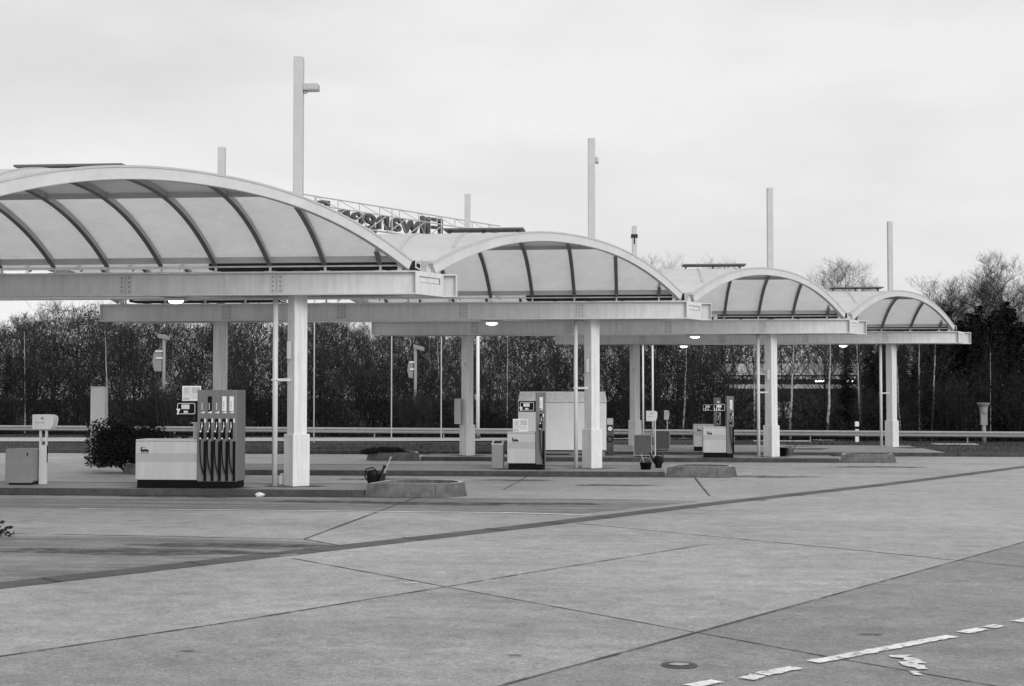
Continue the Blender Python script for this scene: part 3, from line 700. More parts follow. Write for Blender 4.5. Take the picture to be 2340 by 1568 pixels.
def towel_stand(loc,label,w=.5,h=.34,zt=1.60,panel=True,legs=2,d=.3):
    r=empty('towel_dispenser',loc,label,'towel dispenser','paper towel dispensers on posts')
    m=MB(); poly=[(0,zt-h),(w*.86,zt-h),(w*.95,zt-h*.75),(w,zt-h*.35),(w*.98,zt-.04),(w*.8,zt),(0,zt)]; m.yprism(poly,0,d); bx=m.build('dispenser_box','steel_white',r,bevel=.012)
    m=MB(); m.disc(w*.48,-.001,zt-h*.25,.03,12,.01); m.box(w*.12,w*.6,-.006,-.001,zt-h*.55,zt-h*.52); m.build('lock','bin_grey',bx)
    m=MB()
    if legs==2: m.box(.13,.17,.10,.16,.5 if panel else 0,zt-h-.001); m.box(.27,.31,.10,.16,.5 if panel else 0,zt-h-.001)
    else: m.box(w-.1,w-.06,.1,.14,0,zt-h-.001)
    m.build('post','steel_white',r)
    if panel: m=MB(); m.box(.13,.31,.09,.17,0,.9); m.build('post_panel','steel_white',r,bevel=.01)
    return r
p=at(65,1098,30.0); towel_stand((p.x,30.15,TOP[1]),'pale towel dispenser on a thick post beside the mid grey bin, far left')
p=at(1477,1040,50.9); towel_stand((p.x,51.2,TOP[3]),'pale towel dispenser on a thin post behind the dark bin of the pump 11 island',w=.42,h=.39,zt=1.70,panel=False,legs=1)
p=at(1518.5,1020,57.3); towel_stand((p.x,57.6,TOP[4]+.006),'narrow pale towel dispenser behind the rearmost dark bin',w=.21,h=.40,zt=1.66,panel=False,legs=1,d=.2)
p=at(1123,1068,39.9); r=empty('waste_bin',(p.x,39.95,TOP[2]),'slim grey litter bin with an open sloping lid, left of pump 9','waste bin','square waste bins on the islands')
m=MB(); m.box(0,.33,0,.4,.03,.72); m.build('bin_body','bin_grey',r,bevel=.01)
m=MB(); m.add([(-.01,-.01,.72),(.34,-.01,.72),(.34,.41,.82),(-.01,.41,.82),(-.01,-.01,.74),(.34,-.01,.74),(.34,.41,.84),(-.01,.41,.84)],[(3,2,1,0),(4,5,6,7),(0,1,5,4),(1,2,6,5),(2,3,7,6),(3,0,4,7)]); ld=m.build('lid','mast_paint',r)
m=MB(); m.add([(.05,.06,.762),(.28,.06,.762),(.28,.33,.827),(.05,.33,.827)],[(0,1,2,3)]); m.build('opening','gutter_dark',ld)
# blank pillar behind the shrub
p=at(205,1070,41.2); q=at(238,1070,41.2); r=empty('info_pillar',(p.x,41.2,TOP[2]),'plain tall pale rectangular pillar rising behind the shrub at left','pillar')
w=q.x-p.x; m=MB(); m.box(0,w,0,.25,0,2.42); m.build('pillar_body','white_paint',r,bevel=.01); m=MB(); m.box(-.008,w+.008,-.008,.258,2.42,2.45); m.build('cap','mast_paint',r)
# ------------------------------------------------------------------ buckets, watering cans and litter
def bucket(loc,label,w=.2,h=.27,stick=None,mat_='black_plastic'):
    r=empty('bucket',loc,label,'bucket','window washing buckets')
    n=18; m=MB(); prs=[(.78,0),(1,h),(1.06,h),(1.06,h+.015),(.93,h+.015),(.72,.02)]
    for k,z in prs: m.v+=[(w/2*k*math.cos(2*math.pi*q/n),w/2*k*math.sin(2*math.pi*q/n),z) for q in range(n)]
    for i in range(len(prs)-1):
        for q in range(n): m.f.append((i*n+q,i*n+(q+1)%n,(i+1)*n+(q+1)%n,(i+1)*n+q))
    m.f.append(tuple(range(n))[::-1]); m.f.append(tuple(range(5*n,6*n))); m.build('bucket_body',mat_,r,smooth=True)
    m=MB(); m.tube([(w/2*math.cos(t),.0-w*.1,h-.0+w*.42*math.sin(t)) for t in [q*math.pi/12 for q in range(13)]],.005,6); m.build('handle','rib_paint',r)
    if stick:
        m=MB(); m.tube([(0,.02,.05),stick],.011,6); so=m.build('squeegee_stick','rib_paint' if mat_!='bin_dark' else 'rib_paint',r)
        m=MB(); sx,sy,sz=stick; m.rbox(sx,sy,.03,.04,sz-.02,sz+.02,.3); m.build('stick_end','rib_paint',so)
    return r
def can(loc,label,s=1.0,m_='bin_dark',flip=1):
    r=empty('watering_can',loc,label,'watering can','plastic watering cans by the planters')
    n=16; m=MB(); prs=[(.8,0),(.82,.02),(1.08,.22),(1.12,.30),(1.0,.33),(.45,.34)]
    for k,z in prs: m.v+=[(.11*s*k*math.cos(2*math.pi*q/n),.09*s*k*math.sin(2*math.pi*q/n),z*s) for q in range(n)]
    for i in range(len(prs)-1):
        for q in range(n): m.f.append((i*n+q,i*n+(q+1)%n,(i+1)*n+(q+1)%n,(i+1)*n+q))
    m.f.append(tuple(range(n))[::-1]); m.f.append(tuple(range(5*n,6*n))); m.build('can_body',m_,r,smooth=True)
    m=MB(); m.tube([(.08*s*flip,0,.10*s),(.16*s*flip,0,.26*s),(.23*s*flip,0,.39*s)],[.035*s,.024*s,.02*s],8); m.tube([(.225*s*flip,0,.38*s),(.25*s*flip,0,.425*s)],[.02*s,.04*s],8); m.build('spout',m_,r,smooth=True)
    m=MB(); m.tube([(-.10*s*flip,0,.12*s),(-.16*s*flip,0,.22*s),(-.13*s*flip,0,.36*s),(.0,0,.385*s),(.07*s*flip,0,.33*s)],.013*s,8); m.build('handle',m_,r,smooth=True)
    return r
p=atz(849,1114,TOP[1]); can((p.x,p.y+.12,TOP[1]),'dark scuffed watering can standing at the left end of the nearest planter',1.12,'black_plastic')
p=atz(858,1112,TOP[1]); bucket((p.x+.02,p.y+.48,TOP[1]),'dark bucket with a leaning squeegee stick behind the watering can at the nearest planter',.26,.26,(.22,.1,.62),'bin_dark')
p=atz(1476,1073.5,TOP[2]); bucket((p.x,p.y+.15,TOP[2]),'black bucket with a pale squeegee stick on the pump 9 island kerb',.36,.19,(-.13,.05,.42))
p=atz(1505,1070,TOP[2]); can((p.x,p.y+.15,TOP[2]),'small dark watering can against the left end of the middle planter',1.05,'black_plastic',flip=-1)
p=atz(1790,1042.5,TOP[3]); bucket((p.x,p.y+.15,TOP[3]),'round black bucket at the foot of the third right column',.36,.30)
p=atz(1806,1042,TOP[3]); can((p.x,p.y+.25,TOP[3]),'dark watering can beside the black bucket at the third right column',.95,'bin_dark')
# foot drum next to the first column
p=atz(648,1109.5,TOP[1]); r=empty('canister',(p.x,p.y+.15,TOP[1]),'white rounded plastic canister between downpipe and front column','canister')
m=MB(); m.prism([(-.13,-.09),(.13,-.09),(.13,.09),(-.13,.09)],0,.22); m.prism([(-.13,-.09),(.13,-.09),(.13,.09),(-.13,.09)],.22,.27,inset=.05); m.build('canister_body','white_paint',r,bevel=.03)
m=MB(); m.tube([(0,0,.27),(0,0,.30)],.03,10); m.build('canister_cap','rib_paint',r)
p=atg(596,1135); r=MB(); rnd=random.Random(5)
vs=[];n=9
for i in range(5):
    for q in range(n):
        th=math.pi*i/4; k=.10*(1+rnd.uniform(-.35,.35)); vs.append((k*1.2*math.sin(th)*math.cos(2*math.pi*q/n),k*math.sin(th)*math.sin(2*math.pi*q/n),.045-.05*math.cos(th)*(1+rnd.uniform(-.2,.2))))
fs=[(i*n+q,i*n+(q+1)%n,(i+1)*n+(q+1)%n,(i+1)*n+q) for i in range(4) for q in range(n)]
r.add(vs,fs); o=r.build('crumpled_paper','white_paint'); o.location=(p.x,YF[1]-.14,gz(28.9)); tag(o,'crumpled white paper lying at the foot of the nearest kerb','litter')
# ------------------------------------------------------------------ guardrail
gA=at(-150,972,78.0); gB=at(2450,987,72.5)
gA.z=vz(gA.x,gA.y)+.75; gB.z=vz(gB.x,gB.y)+.75
A=at(0,972,78.0); B=at(2340,986.5,72.5)
r=empty('guardrail',(A.x,A.y,A.z-.75),'long galvanised double-wave guardrail running behind the forecourt','guardrail')
d=(B-A); L_=d.length; dn=d.normalized(); nrm_=Vector((dn.y,-dn.x,0)).normalized()
A2=A-dn*10; L2=L_+22
prof_=[(.0,0),(.035,-.03),(.06,-.06),(.06,-.11),(.0,-.145),(.0,-.165),(.06,-.20),(.06,-.25),(.035,-.28),(0,-.31)]
m=MB()
for e in (0,L2):
    c=A2+dn*e-Vector(r.location)
    for a,b in prof_: m.v.append((c.x+nrm_.x*a,c.y+nrm_.y*a,c.z+b))
n=len(prof_); m.f=[(i,i+1,n+i+1,n+i) for i in range(n-1)]; m.build('rail','galvanised',r)
t=1.0
while t<L2:
    c=A2+dn*t; zb=vz(c.x,c.y)-.05; m=MB(); m.rbox(c.x-r.location.x-nrm_.x*.09,c.y-r.location.y-nrm_.y*.09,.055,.10,min(zb,c.z-.8)-r.location.z,c.z-r.location.z-.04,math.atan2(dn.y,dn.x)); m.build('post','galvanised',r); t+=4.0
def rail_y(x): 
    t=(x-A.x)/(B.x-A.x); return A.y+(B.y-A.y)*t
# flared post and reflector post behind the rail
p=at(2255,980,75); z0=vz(p.x,75.6); r=empty('emergency_post',(p.x,75.6,z0),'grey post with a flared head, behind the guardrail at far right','emergency post')
m=MB(); m.tube([(0,0,0),(0,0,1.05)],.11,10); m.build('post','sign_grey',r,smooth=True)
m=MB(); hz=(918,951); H0=(895-951)/3112*76-z0; H1=(895-918)/3112*76-z0
m.prism([(-.17,-.12),(.17,-.12),(.17,.12),(-.17,.12)],1.0,H0+.25); m.tube([(0,0,H0+.25),(0,0,H1-.22),(0,0,H1-.02),(0,0,H1)],[.2,.22,.36,.30],10); m.build('head','sign_grey',r,bevel=.01)
p=at(1967,975,76); z0=vz(p.x,77); r=empty('marker_post',(p.x,77.3,z0),'short white marker post with a black band behind the guardrail','marker post')
m=MB(); m.rbox(0,0,.20,.13,0,.75,0); m.build('post','white_paint',r,bevel=.02); m=MB(); m.rbox(0,0,.207,.137,.72,.86,0); m.build('black_band','black_paint',r); m=MB(); m.rbox(0,0,.22,.14,.86,1.14,0); m.build('post_top','white_paint',r,bevel=.03)
# ------------------------------------------------------------------ flag poles and banner
def fpole(px,Y,top,base_dark,label,rad=.06):
    p=at(px,985,Y); z0=vz(p.x,Y); r=empty('flag_pole',(p.x,Y,z0),label,'flag pole','slim white poles beyond the canopies')
    m=MB(); m.tube([(0,0,0),(0,0,top-z0)],[rad,rad*.8],10); m.build('pole','white_paint',r,smooth=True)
    m=MB(); m.tube([(0,0,0),(0,0,.28)],rad*1.35,10); m.build('pole_base','rib_edge',r)
    m=MB(); m.tube([(0,0,top-z0),(0,0,top-z0+.1)],rad*1.2,10); m.build('pole_cap','mast_paint',r); return r
fpole(1092,76.2,4.1,True,'white flag pole right of the column with the meter box',.11)
fpole(1470,72.5,2.47,True,'white flag pole nearer the fourth row left column',.055)
fpole(1492,72.5,2.47,True,'white flag pole just left of the dark banner',.06)
p=at(1505,790,68); r=empty('banner',(p.x-.15,68,3.1),'dark drooping banner hanging below the rearmost beam','banner')
m=MB(); pts=[(.0,-1.15),(.16,-.93),(.42,-.84),(.60,-.62),(.78,-.3),(.86,0.0),(.2,0),(.12,-.5)]; m.yprism(pts,-.01,.01); m.build('cloth','black_paint',r)
m=MB(); m.tube([(-.3,0,.02),(1.1,0,.02)],.03,8); m.build('yard','mast_paint',r)
# ------------------------------------------------------------------ sign on truss, seen from behind
H=9.66
def signpt(px): # top chord passes (693,444) and (1143,517)
    y=444+(px-693)*(517-444)/450.
    rr=ray(px,y); return rr*(H/rr[2])
sA=signpt(560); sB=signpt(1143); sd=(sB-sA); SL=sd.length; sd.normalize(); sn=Vector((-sd.y,sd.x,0)) # away from us
root=signpt(896); gzb=vz(root.x,root.y)
r=empty('rooftop_sign',(root.x,root.y,gzb),'long lettered sign on a light tube truss seen from behind, above the second vault','sign')
O=Vector((root.x,root.y,gzb))
def sp(t,off,z): p=sA+sd*t+sn*off; return (p.x-O.x,p.y-O.y,z-gzb)
top=MB(); top.tube([sp(0,0,H),sp(SL,0,H)],.035,6); top.build('top_chord','mast_paint',r); top=MB(); top.tube([sp(0,0,H-.43),sp(SL-.3,0,H-.43)],.035,6); top.build('middle_chord','mast_paint',r)
low=MB(); low.tube([sp(0,.5,H-1.2),sp(SL*.66,.5,H-1.2)],.05,6); low.build('bottom_chord','rib_paint',r)
st=MB(); t=0
while t<SL-.4:
    st.tube([sp(t,0,H+.02),sp(t,0,H-.43)],.028,5); e=min(SL-.3,t+1.55); st.tube([sp(t,0,H),sp(e,0,H-.43)],.018,5)
    if t<SL*.64: st.tube([sp(t,0,H-.43),sp(t+1.2,.5,H-1.2)],.03,5); st.tube([sp(t+2.1,0,H-.43),sp(t+1.2,.5,H-1.2)],.03,5)
    t+=1.55
st.build('truss_web','mast_paint',r)
for px in (720,896,1009):
    q=signpt(px); m=MB(); zb=vz(q.x,q.y)
    m.tube([(q.x-O.x,q.y-O.y,zb-gzb),(q.x-O.x,q.y-O.y,H-gzb)],.032,8); m.build('support_post','mast_paint',r)
# letters: the text runs from the far right end towards us, facing away
start=signpt(1037); ang=math.atan2(-sd.y,-sd.x)
cap=1.08; size=cap/.73
word='Ellwanger Berge'
tw_=None
adv=0; end=signpt(742); total=(end-start).length
cu=bpy.data.curves.new('w','FONT'); cu.size=size; ow=bpy.data.objects.new('w',cu); C.objects.link(ow)
def width(s_):
    cu.body=s_; bpy.context.view_layer.update(); return ow.dimensions.x
ws=[]; 
for i in range(1,len(word)+1): ws.append(width(word[:i]+'|')-width('|'))
bpy.data.objects.remove(ow)
sc=total/ws[10]
for i,chh in enumerate(word):
    if chh==' ': continue
    x0=(ws[i-1] if i else 0)*sc
    p=start-sd*x0+sn*.75
    lo=text_part(chh,size,.09,'sign_dark',r,(p.x-O.x,p.y-O.y,H-1.02-gzb),rot=(math.pi/2,0,ang),name='letter',bold=.018)
    lo.scale=(sc,1,1)
# ------------------------------------------------------------------ posts with rounded sign cages (beyond the hedge)
def cage_post(px,Y,ytop,ybox0,ybox1,bw,flip,label,arm):
    k=Y/3112.; p=at(px,895,Y); z0=vz(p.x,Y)
    def zz(y): return (895-y)*k-z0
    r=empty('motorway_sign_post',(p.x,Y,z0),label,'sign post','sign posts beyond the hedge')
    bk_=-.37 if flip>0 else -.10
    m=MB(); m.tube([(0,0,0),(0,0,zz(ytop)-.05)],.10,10); m.build('post','sign_grey',r,smooth=True)
    m=MB(); m.add([(bk_,-.14,zz(ytop)),(arm,-.14,zz(ytop)-.16),(arm,-.14,zz(ytop)-.40),(bk_,-.14,zz(ytop)-.24),(bk_,.14,zz(ytop)),(arm,.14,zz(ytop)-.16),(arm,.14,zz(ytop)-.40),(bk_,.14,zz(ytop)-.24)],[(3,2,1,0),(4,5,6,7),(0,1,5,4),(1,2,6,5),(2,3,7,6),(3,0,4,7)]); m.build('lamp_arm','sign_grey',r)
    z1,z2=zz(ybox1),zz(ybox0); w=bw
    m=MB(); P=[(-w*.8,z1),(-w,z1+(z2-z1)*.45),(-w*.88,z1+(z2-z1)*.85),(-w*.7,z2),(-.14,z2),(-.14,z1)]; m.yprism(P[::-1],-.06,.06); m.build('sign_panel','sign_grey',r,bevel=.04)
    m=MB(); m.box(-w*.72,-.05,-.12,-.085,z2-.12,z2-.05); m.build('bracket','white_paint',r); m=MB(); m.box(-w*.62,-.05,-.12,-.085,z2-.55,z2-.47); m.build('bracket','white_paint',r)
cage_post(374,82,757,795,846,.74,1,'pale post with a rounded panel and short arm beyond the hedge, upper left',.32)
cage_post(949,82,784,822,862,.5,-1,'pale post with narrow rounded panel beyond the hedge, left of the meter box column',.53)
# ------------------------------------------------------------------ pale long building glimpsed through the trees
p=at(1665,840,104); q=at(2420,850,104); z0=-2.9
r=empty('service_building',(p.x,104,z0),'long low pale building glimpsed through the trees at right','building')
w=q.x-p.x; m=MB(); m.box(0,w,0,7,0,3.9); m.build('wall','bin_dark',r)
m=MB(); m.box(-.4,w+.4,-1.0,7.4,4.2,5.05); m.build('fascia','facade',r)
m=MB(); m.box(-.4,w+.4,-.9,-.8,3.2,3.5); m.build('sign_band','facade',r)
for px,ww in ((1870,.8),(1937,.65),(2224,.35)):
    c=at(px,873,102.5); m=MB(); m.box(c.x-p.x-ww/2*.8,c.x-p.x+ww/2*.8,-2.3,-2.2,3.55+.12,3.70+.10); m.build('tube_lamp','tube_lit',r)
for xx in range(3,int(w),7):
    m=MB(); m.box(xx,xx+1.6,-.04,-.001,1.0,2.2); m.build('window','facade',r)
# ------------------------------------------------------------------ trees
def branch(mb,p,d,L0,r0,depth,rnd,spread,up,nk,minr=.006,seg=3,shrink=.62,sides=4):
    pts=[p.copy()]; rad=[r0]; dd=d.copy()
    for i in range(seg):
        dd=(dd+Vector((rnd.uniform(-1,1),rnd.uniform(-1,1),rnd.uniform(-.6,1)*.6))*.16+Vector((0,0,up))*.10).normalized()
        pts.append(pts[-1]+dd*(L0/seg)); rad.append(r0*(1-.62*(i+1)/seg))
    mb.tube(pts,rad,sides if depth>1 else 3,cap=False)
    if depth<=0: return
    for k in range(nk):
        t=.25+.75*(k+rnd.random())/nk; i=min(seg-1,int(t*seg)); f=t*seg-i
        q=pts[i].lerp(pts[i+1],f); a=Vector((rnd.uniform(-1,1),rnd.uniform(-1,1),rnd.uniform(-.3,.8))).normalized()
        nd=(dd*(1-spread)+a*spread).normalized()
        branch(mb,q,nd,L0*shrink*rnd.uniform(.7,1.15),max(minr,rad[i]*.5),depth-1,rnd,spread,up,nk,minr,seg,shrink,sides)
def bare_tree(name,h,seed,trunk_m='bark',twig_m='twigs',stems=1,spread=.55,up=.6,depth=4,nk=5,r0=.12,trunk_frac=.3):
    rnd=random.Random(seed)
    r=bpy.data.objects.new(name,None)
    C.objects.link(r)
    tm=MB(); tw=MB()
    for s in range(stems):
        lean=Vector((rnd.uniform(-.25,.25),rnd.uniform(-.25,.25),1)).normalized() if stems>1 else Vector((rnd.uniform(-.05,.05),0,1)).normalized()
        base=Vector((rnd.uniform(-.4,.4),rnd.uniform(-.4,.4),-.1)) if stems>1 else Vector((0,0,-.1))
        n=6; pts=[base]; rad=[r0*1.15]; hh=h*rnd.uniform(.75,1) if stems>1 else h
        for i in range(n):
            pts.append(pts[-1]+(lean+Vector((rnd.uniform(-.08,.08),rnd.uniform(-.08,.08),0)))*(hh*.88/n)); rad.append(r0*(1-.85*(i+1)/n)+.01)
        tm.tube(pts,rad,7,cap=False)
        nb=int(9+hh*1.2)
        for b in range(nb):
            t=trunk_frac+(1-trunk_frac)*b/nb; i=min(n-1,int(t*n)); q=pts[i].lerp(pts[i+1],t*n-i); a=rnd.uniform(0,6.283)
            nd=Vector((math.cos(a),math.sin(a),up+.3)).normalized()
            branch(tw,q,nd,hh*.36*(1.15-t*.75),max(.02,rad[i]*.45),depth-2,rnd,spread,up,nk)
    tm.build('trunk',trunk_m,r,smooth=True); tw.build('crown',twig_m,r)
    return r
def place(proto,first,x,y,z,s,rz,label,cat,group,sz=None):
    o=proto if first else copy_tree(proto)
    o.location=(x,y,z); o.rotation_euler=(0,0,rz); o.scale=(s,s,sz or s); tag(o,label,cat,group); return o
rnd=random.Random(11)
protos=[bare_tree('bare_tree',8.5,s,'bark_pale' if s in (2,5) else 'bark','twigs',1,.6,.75,5,5,.085,.12) for s in (1,2,3)]
protos+=[bare_tree('bare_bush',5.0,s+20,'bark','twigs',4,.6,.7,4,5,.035,.05) for s in (1,2)]
used=[0]*5
spots=[]
x=-56
while x<52:
    spots.append((x,rnd.uniform(88,94),rnd.choice((0,1,2)))); x+=rnd.uniform(1.4,2.3)
x=-58
while x<54:
    spots.append((x,rnd.uniform(96,103),rnd.choice((0,1,2)))); x+=rnd.uniform(1.8,2.8)
x=-54
while x<50:
    spots.append((x,rnd.uniform(83.5,87),rnd.choice((3,4)))); x+=rnd.uniform(1.3,2.3)
def wood_h(px):
    # top of the wood in survey rows
    pts=[(-400,715),(0,740),(60,705),(130,688),(230,690),(320,712),(500,708),(760,708),(850,738),(1150,742),(1250,715),(1400,712),(1700,730),(2000,725),(2340,740)]
    for (a,ya),(b,yb) in zip(pts,pts[1:]):
        if px<=b: return ya+(yb-ya)*max(0,(px-a))/(b-a)
    return 740
for (x,y,t) in spots:
    px_=1170+FPX*(math.cos(YAW)*x+math.sin(YAW)*y)/(math.cos(YAW)*y-math.sin(YAW)*x)
    if px_>2060 and t<3: continue
    if 1690<px_<1965 and rnd.random()<(.75 if t>=3 else .6): continue
    dep=math.cos(YAW)*y-math.sin(YAW)*x; px=1170+FPX*(math.cos(YAW)*x+math.sin(YAW)*y)/dep
    top=(895-wood_h(px))*dep/FPX*rnd.uniform(.84,1.04)
    if t>=3: h=rnd.uniform(3.6,5.4)
    else: h=top-vz(x,y)
    s=h/(8.5 if t<3 else 5.0)
    fx=protos[t]; first=used[t]==0; used[t]=1
    if t<3: lab={0:'bare grey tree in the thin wood behind the guardrail',1:'pale-barked bare tree in the thin wood behind the guardrail',2:'dense bare tree in the thin wood behind the guardrail'}[t]
    else: lab={3:'low bare bush in the thicket along the guardrail',4:'spreading bare bush in the thicket along the guardrail'}[t]
    place(fx,first,x,y,vz(x,y),s,rnd.uniform(0,6.28),lab,'tree' if t<3 else 'bush',('bare trees of the wood, kind %s'%['one','two','three'][t]) if t<3 else ('bushes of the thicket, kind %s'%['one','two'][t-3]))
for (px,h) in ((374,3.6),(352,3.3),(392,3.4),(949,3.3),(932,3.0),(966,3.1)):
    p=at(px,900,80.9); c=copy_tree(protos[3]); c.location=(p.x,80.9,vz(p.x,80.9)); s_=h/5.0; c.scale=(s_,s_,s_); c.rotation_euler=(0,0,px)
    tag(c,'bare bush at the foot of a pale panel post beyond the guardrail','bush','bushes at the feet of the panel posts')
bp_=bare_tree('bare_tree',8.0,77,'birch_bark','twigs',1,.5,.8,4,4,.075,.45)
for i,(px,top_,w_) in enumerate(((1803,700,1),(1887,705,1.2),(1963,700,1),(2055,705,.8),(2099,710,.8),(2126,706,.9),(2260,760,.5),(700,722,.7),(1009,742,.8),(1160,735,.7),(1560,720,.8),(1720,715,.9),(60,722,.7),(250,712,.7))):
    Y=83.6+(i%3)*.9; p=at(px,top_,Y); z0=vz(p.x,Y); s_=(p.z-z0)/8.0
    place(bp_,i==0,p.x,Y,z0,s_*w_,i*1.3,'slender birch with a pale trunk at the front of the wood','birch','pale birches at the front of the wood',sz=s_)
# leaf mass: undergrowth and a far backing wood (beyond counting)
def scatter(name,m,n,fx,size,seed,aniso=2.5):
    rnd=random.Random(seed); mb=MB(); V=mb.v; Fc=mb.f
    for i in range(n):
        x,y,z=fx(rnd); s=size*rnd.uniform(.5,1.5)
        a=Vector((rnd.gauss(0,1),rnd.gauss(0,1),rnd.gauss(0,1)*1.4)).normalized(); b=a.cross(Vector((rnd.gauss(0,1),rnd.gauss(0,1),rnd.gauss(0,1)))).normalized()
        a=a*s*aniso; b=b*s
        o=len(V); V+=[(x-a.x,y-a.y,z-a.z),(x+b.x*.5,y+b.y*.5,z+b.z*.5),(x+a.x,y+a.y,z+a.z),(x-b.x*.5,y-b.y*.5,z-b.z*.5)]; Fc.append((o,o+1,o+2,o+3))
    return mb.build(name,m)
def ug(r):
    while True:
        x=r.uniform(-58,54); y=r.uniform(80.5,88) ; 
        hmax=1.7+1.3*math.sin(x*.31+1)+.9*math.sin(x*.83)+.5*math.sin(x*2.1+y)+(y-80)*.28
        hmax=max(.5,hmax+.6); t=r.random()**1.5
        if 1700<1170+FPX*(math.cos(YAW)*x+math.sin(YAW)*y)/(math.cos(YAW)*y-math.sin(YAW)*x)<1960 and t*hmax>2.6: continue
        if r.random()< .55+.45*math.sin(x*1.7+y*.9+t*5): return x,y,vz(x,y)+t*hmax
tag(scatter('undergrowth','undergrowth',120000,ug,.045,1,4),'dark tangled undergrowth along the foot of the wood','undergrowth',kind='stuff')
def bk(r):
    x=r.uniform(-66,62); y=r.uniform(112,117); dep=y; px=1170+FPX*(math.cos(YAW)*x+math.sin(YAW)*y)/(math.cos(YAW)*y-math.sin(YAW)*x)
    top=(895-wood_h(px))*114/FPX*(.90+.10*math.sin(x*.9)+.06*math.sin(x*2.7+1))
    return x,y,-3+(top+3)*r.random()**.85
tag(scatter('far_wood','twigs',120000,bk,.05,2,8),'grey brushy mass of the far wood closing the view','wood',kind='stuff')
# tufts on the verge
def tf(r):
    x=r.uniform(-60,48); y=56.4+r.random()**1.2*24
    return x,y,vz(x,y)+r.uniform(.0,.07)
def tuft_mesh():
    rnd=random.Random(9); mb=MB(); a=atz(1385,1029,-2.42).x; b=atz(2125,1028,-2.42).x; n=0
    while n<42000:
        x,y,_=tf(rnd)
        if a-.05<x<b+.05 and y<63.5: continue
        dep=math.cos(YAW)*y-math.sin(YAW)*x; p_=1170+FPX*(math.cos(YAW)*x+math.sin(YAW)*y)/dep; py=895-vz(x,y)*FPX/dep
        if p_<1660 and 1001<py<1012: continue
        n+=1
        z=vz(x,y); h=rnd.uniform(.04,.13); w=rnd.uniform(.008,.02); c=rnd.uniform(0,3.14); lx,ly=rnd.uniform(-.05,.05),rnd.uniform(-.05,.05)
        o=len(mb.v); mb.v+=[(x-w*math.cos(c),y-w*math.sin(c),z-.02),(x+w*math.cos(c),y+w*math.sin(c),z-.02),(x+lx,y+ly,z+h)]; mb.f.append((o,o+1,o+2))
    return mb.build('verge_grass','grass')
tag(tuft_mesh(),'short rough grass on the verge','grass',kind='stuff')
# conifers at right
def conifer(h,seed):
    rnd=random.Random(seed); r=bpy.data.objects.new('conifer',None); C.objects.link(r)
    t=MB(); t.tube([(0,0,-.1),(0,0,h*.5),(0,0,h)],[.14,.08,.01],7,cap=False); t.build('trunk','bark',r)
    c=MB(); z=.4
    while z<h-.05:
        f=1-z/h; rad=.25+1.9*f**.8; nb=int(7+8*f)
        for b in range(nb):
            a=rnd.uniform(0,6.283); L0=rad*rnd.uniform(.7,1.1); n=int(4+L0*9)
            for q in range(n):
                s=(q+rnd.random())/n; x=math.cos(a)*L0*s; y=math.sin(a)*L0*s; zz=z-.18*L0*s+rnd.uniform(-.05,.05)+.10*(L0*s)**2*.3
                w=.05+.13*(1-s*.6); ln_=.13+.12*(1-s)
                pa=a+rnd.choice((-1,1))*rnd.uniform(.4,1.1)
                dx,dy=math.cos(pa)*ln_*1.5,math.sin(pa)*ln_*1.5; px_,py_=-math.sin(pa)*w*.5,math.cos(pa)*w*.5
                o=len(c.v); dz=rnd.uniform(-.12,.05)
                c.v+=[(x-px_,y-py_,zz+.02),(x+px_,y+py_,zz-.02),(x+dx+px_*.2,y+dy+py_*.2,zz+dz-.03),(x+dx-px_*.2,y+dy-py_*.2,zz+dz)]; c.f.append((o,o+1,o+2,o+3))
        z+=.17+.10*f
    c.build('crown','needles',r); return r
cps=[conifer(9,s) for s in (1,2,3)]; cu_=[0]*3
con=[(1935,780,96),(1985,760,95),(2020,750,98),(2062,742,95),(2105,722,97),(2140,715,94),(2165,705,98),(2190,700,95),(2212,688,97),(2235,695,94),(2255,680,96),(2275,678,98),(2296,676,94),(2312,682,97),(2332,690,95),(2355,684,97),(2380,675,95),(2410,690,97),(2445,680,95),(2120,740,91),(2180,745,91),(2240,730,91),(2300,738,91),(2355,735,91),(2060,775,91),(2000,790,91),(2150,790,88),(2215,800,88),(2275,790,88),(2330,795,88),(2090,815,88),(2385,790,88)]
con+=[(-30,775,92),(-70,760,93),(20,800,90)]
for i,(px,py,Y) in enumerate(con):
    p=at(px,py,Y); z0=vz(p.x,Y); s=(p.z-z0)/9; t=i%3; first=cu_[t]==0; cu_[t]=1
    right=px>1000
    place(cps[t],first,p.x,Y,z0,s*.74,rnd.uniform(0,6.28),'dark spruce in the dense stand at the right edge of the wood' if right else 'dark spruce at the left edge of the wood','conifer','spruces of the dense stand at right' if right else 'spruces at the left edge',sz=s*rnd.uniform(.84,1.0))
# tall bare trees standing above the roofs at right
for (px,ytop,Y,seed,stems,lab,cat) in ((1932,592,118,41,1,'bare round-crowned tree above the third vault, left of the last mast',.30),(2128,600,112,42,3,'wide bare multi-stemmed tree right of the last mast',.30),(2370,525,104,43,2,'tall bare tree leaning into the right edge of the view',.2),(2240,650,110,44,1,'small bare tree between the two large ones at right',.3)):
    p=at(px,ytop,Y); z0=vz(p.x,Y); h=p.z-z0
    t=bare_tree('bare_tree',h*.97,seed,'bark','twigs',stems,.62,.55,5,6,.13,.38)
    t.location=(p.x,Y,z0); tag(t,lab,'tree')
for (px,ytop,lab) in ((1508,590,'thin bare treetop just behind the second vault'),(1640,602,'thin bare treetop above the third vault ridge bar')):
    p=at(px,ytop,125); z0=-3; t=bare_tree('bare_tree',p.z-z0,px,'bark','twigs',1,.6,.6,5,4,.08,.5); t.location=(p.x,125,z0); tag(t,lab,'tree')
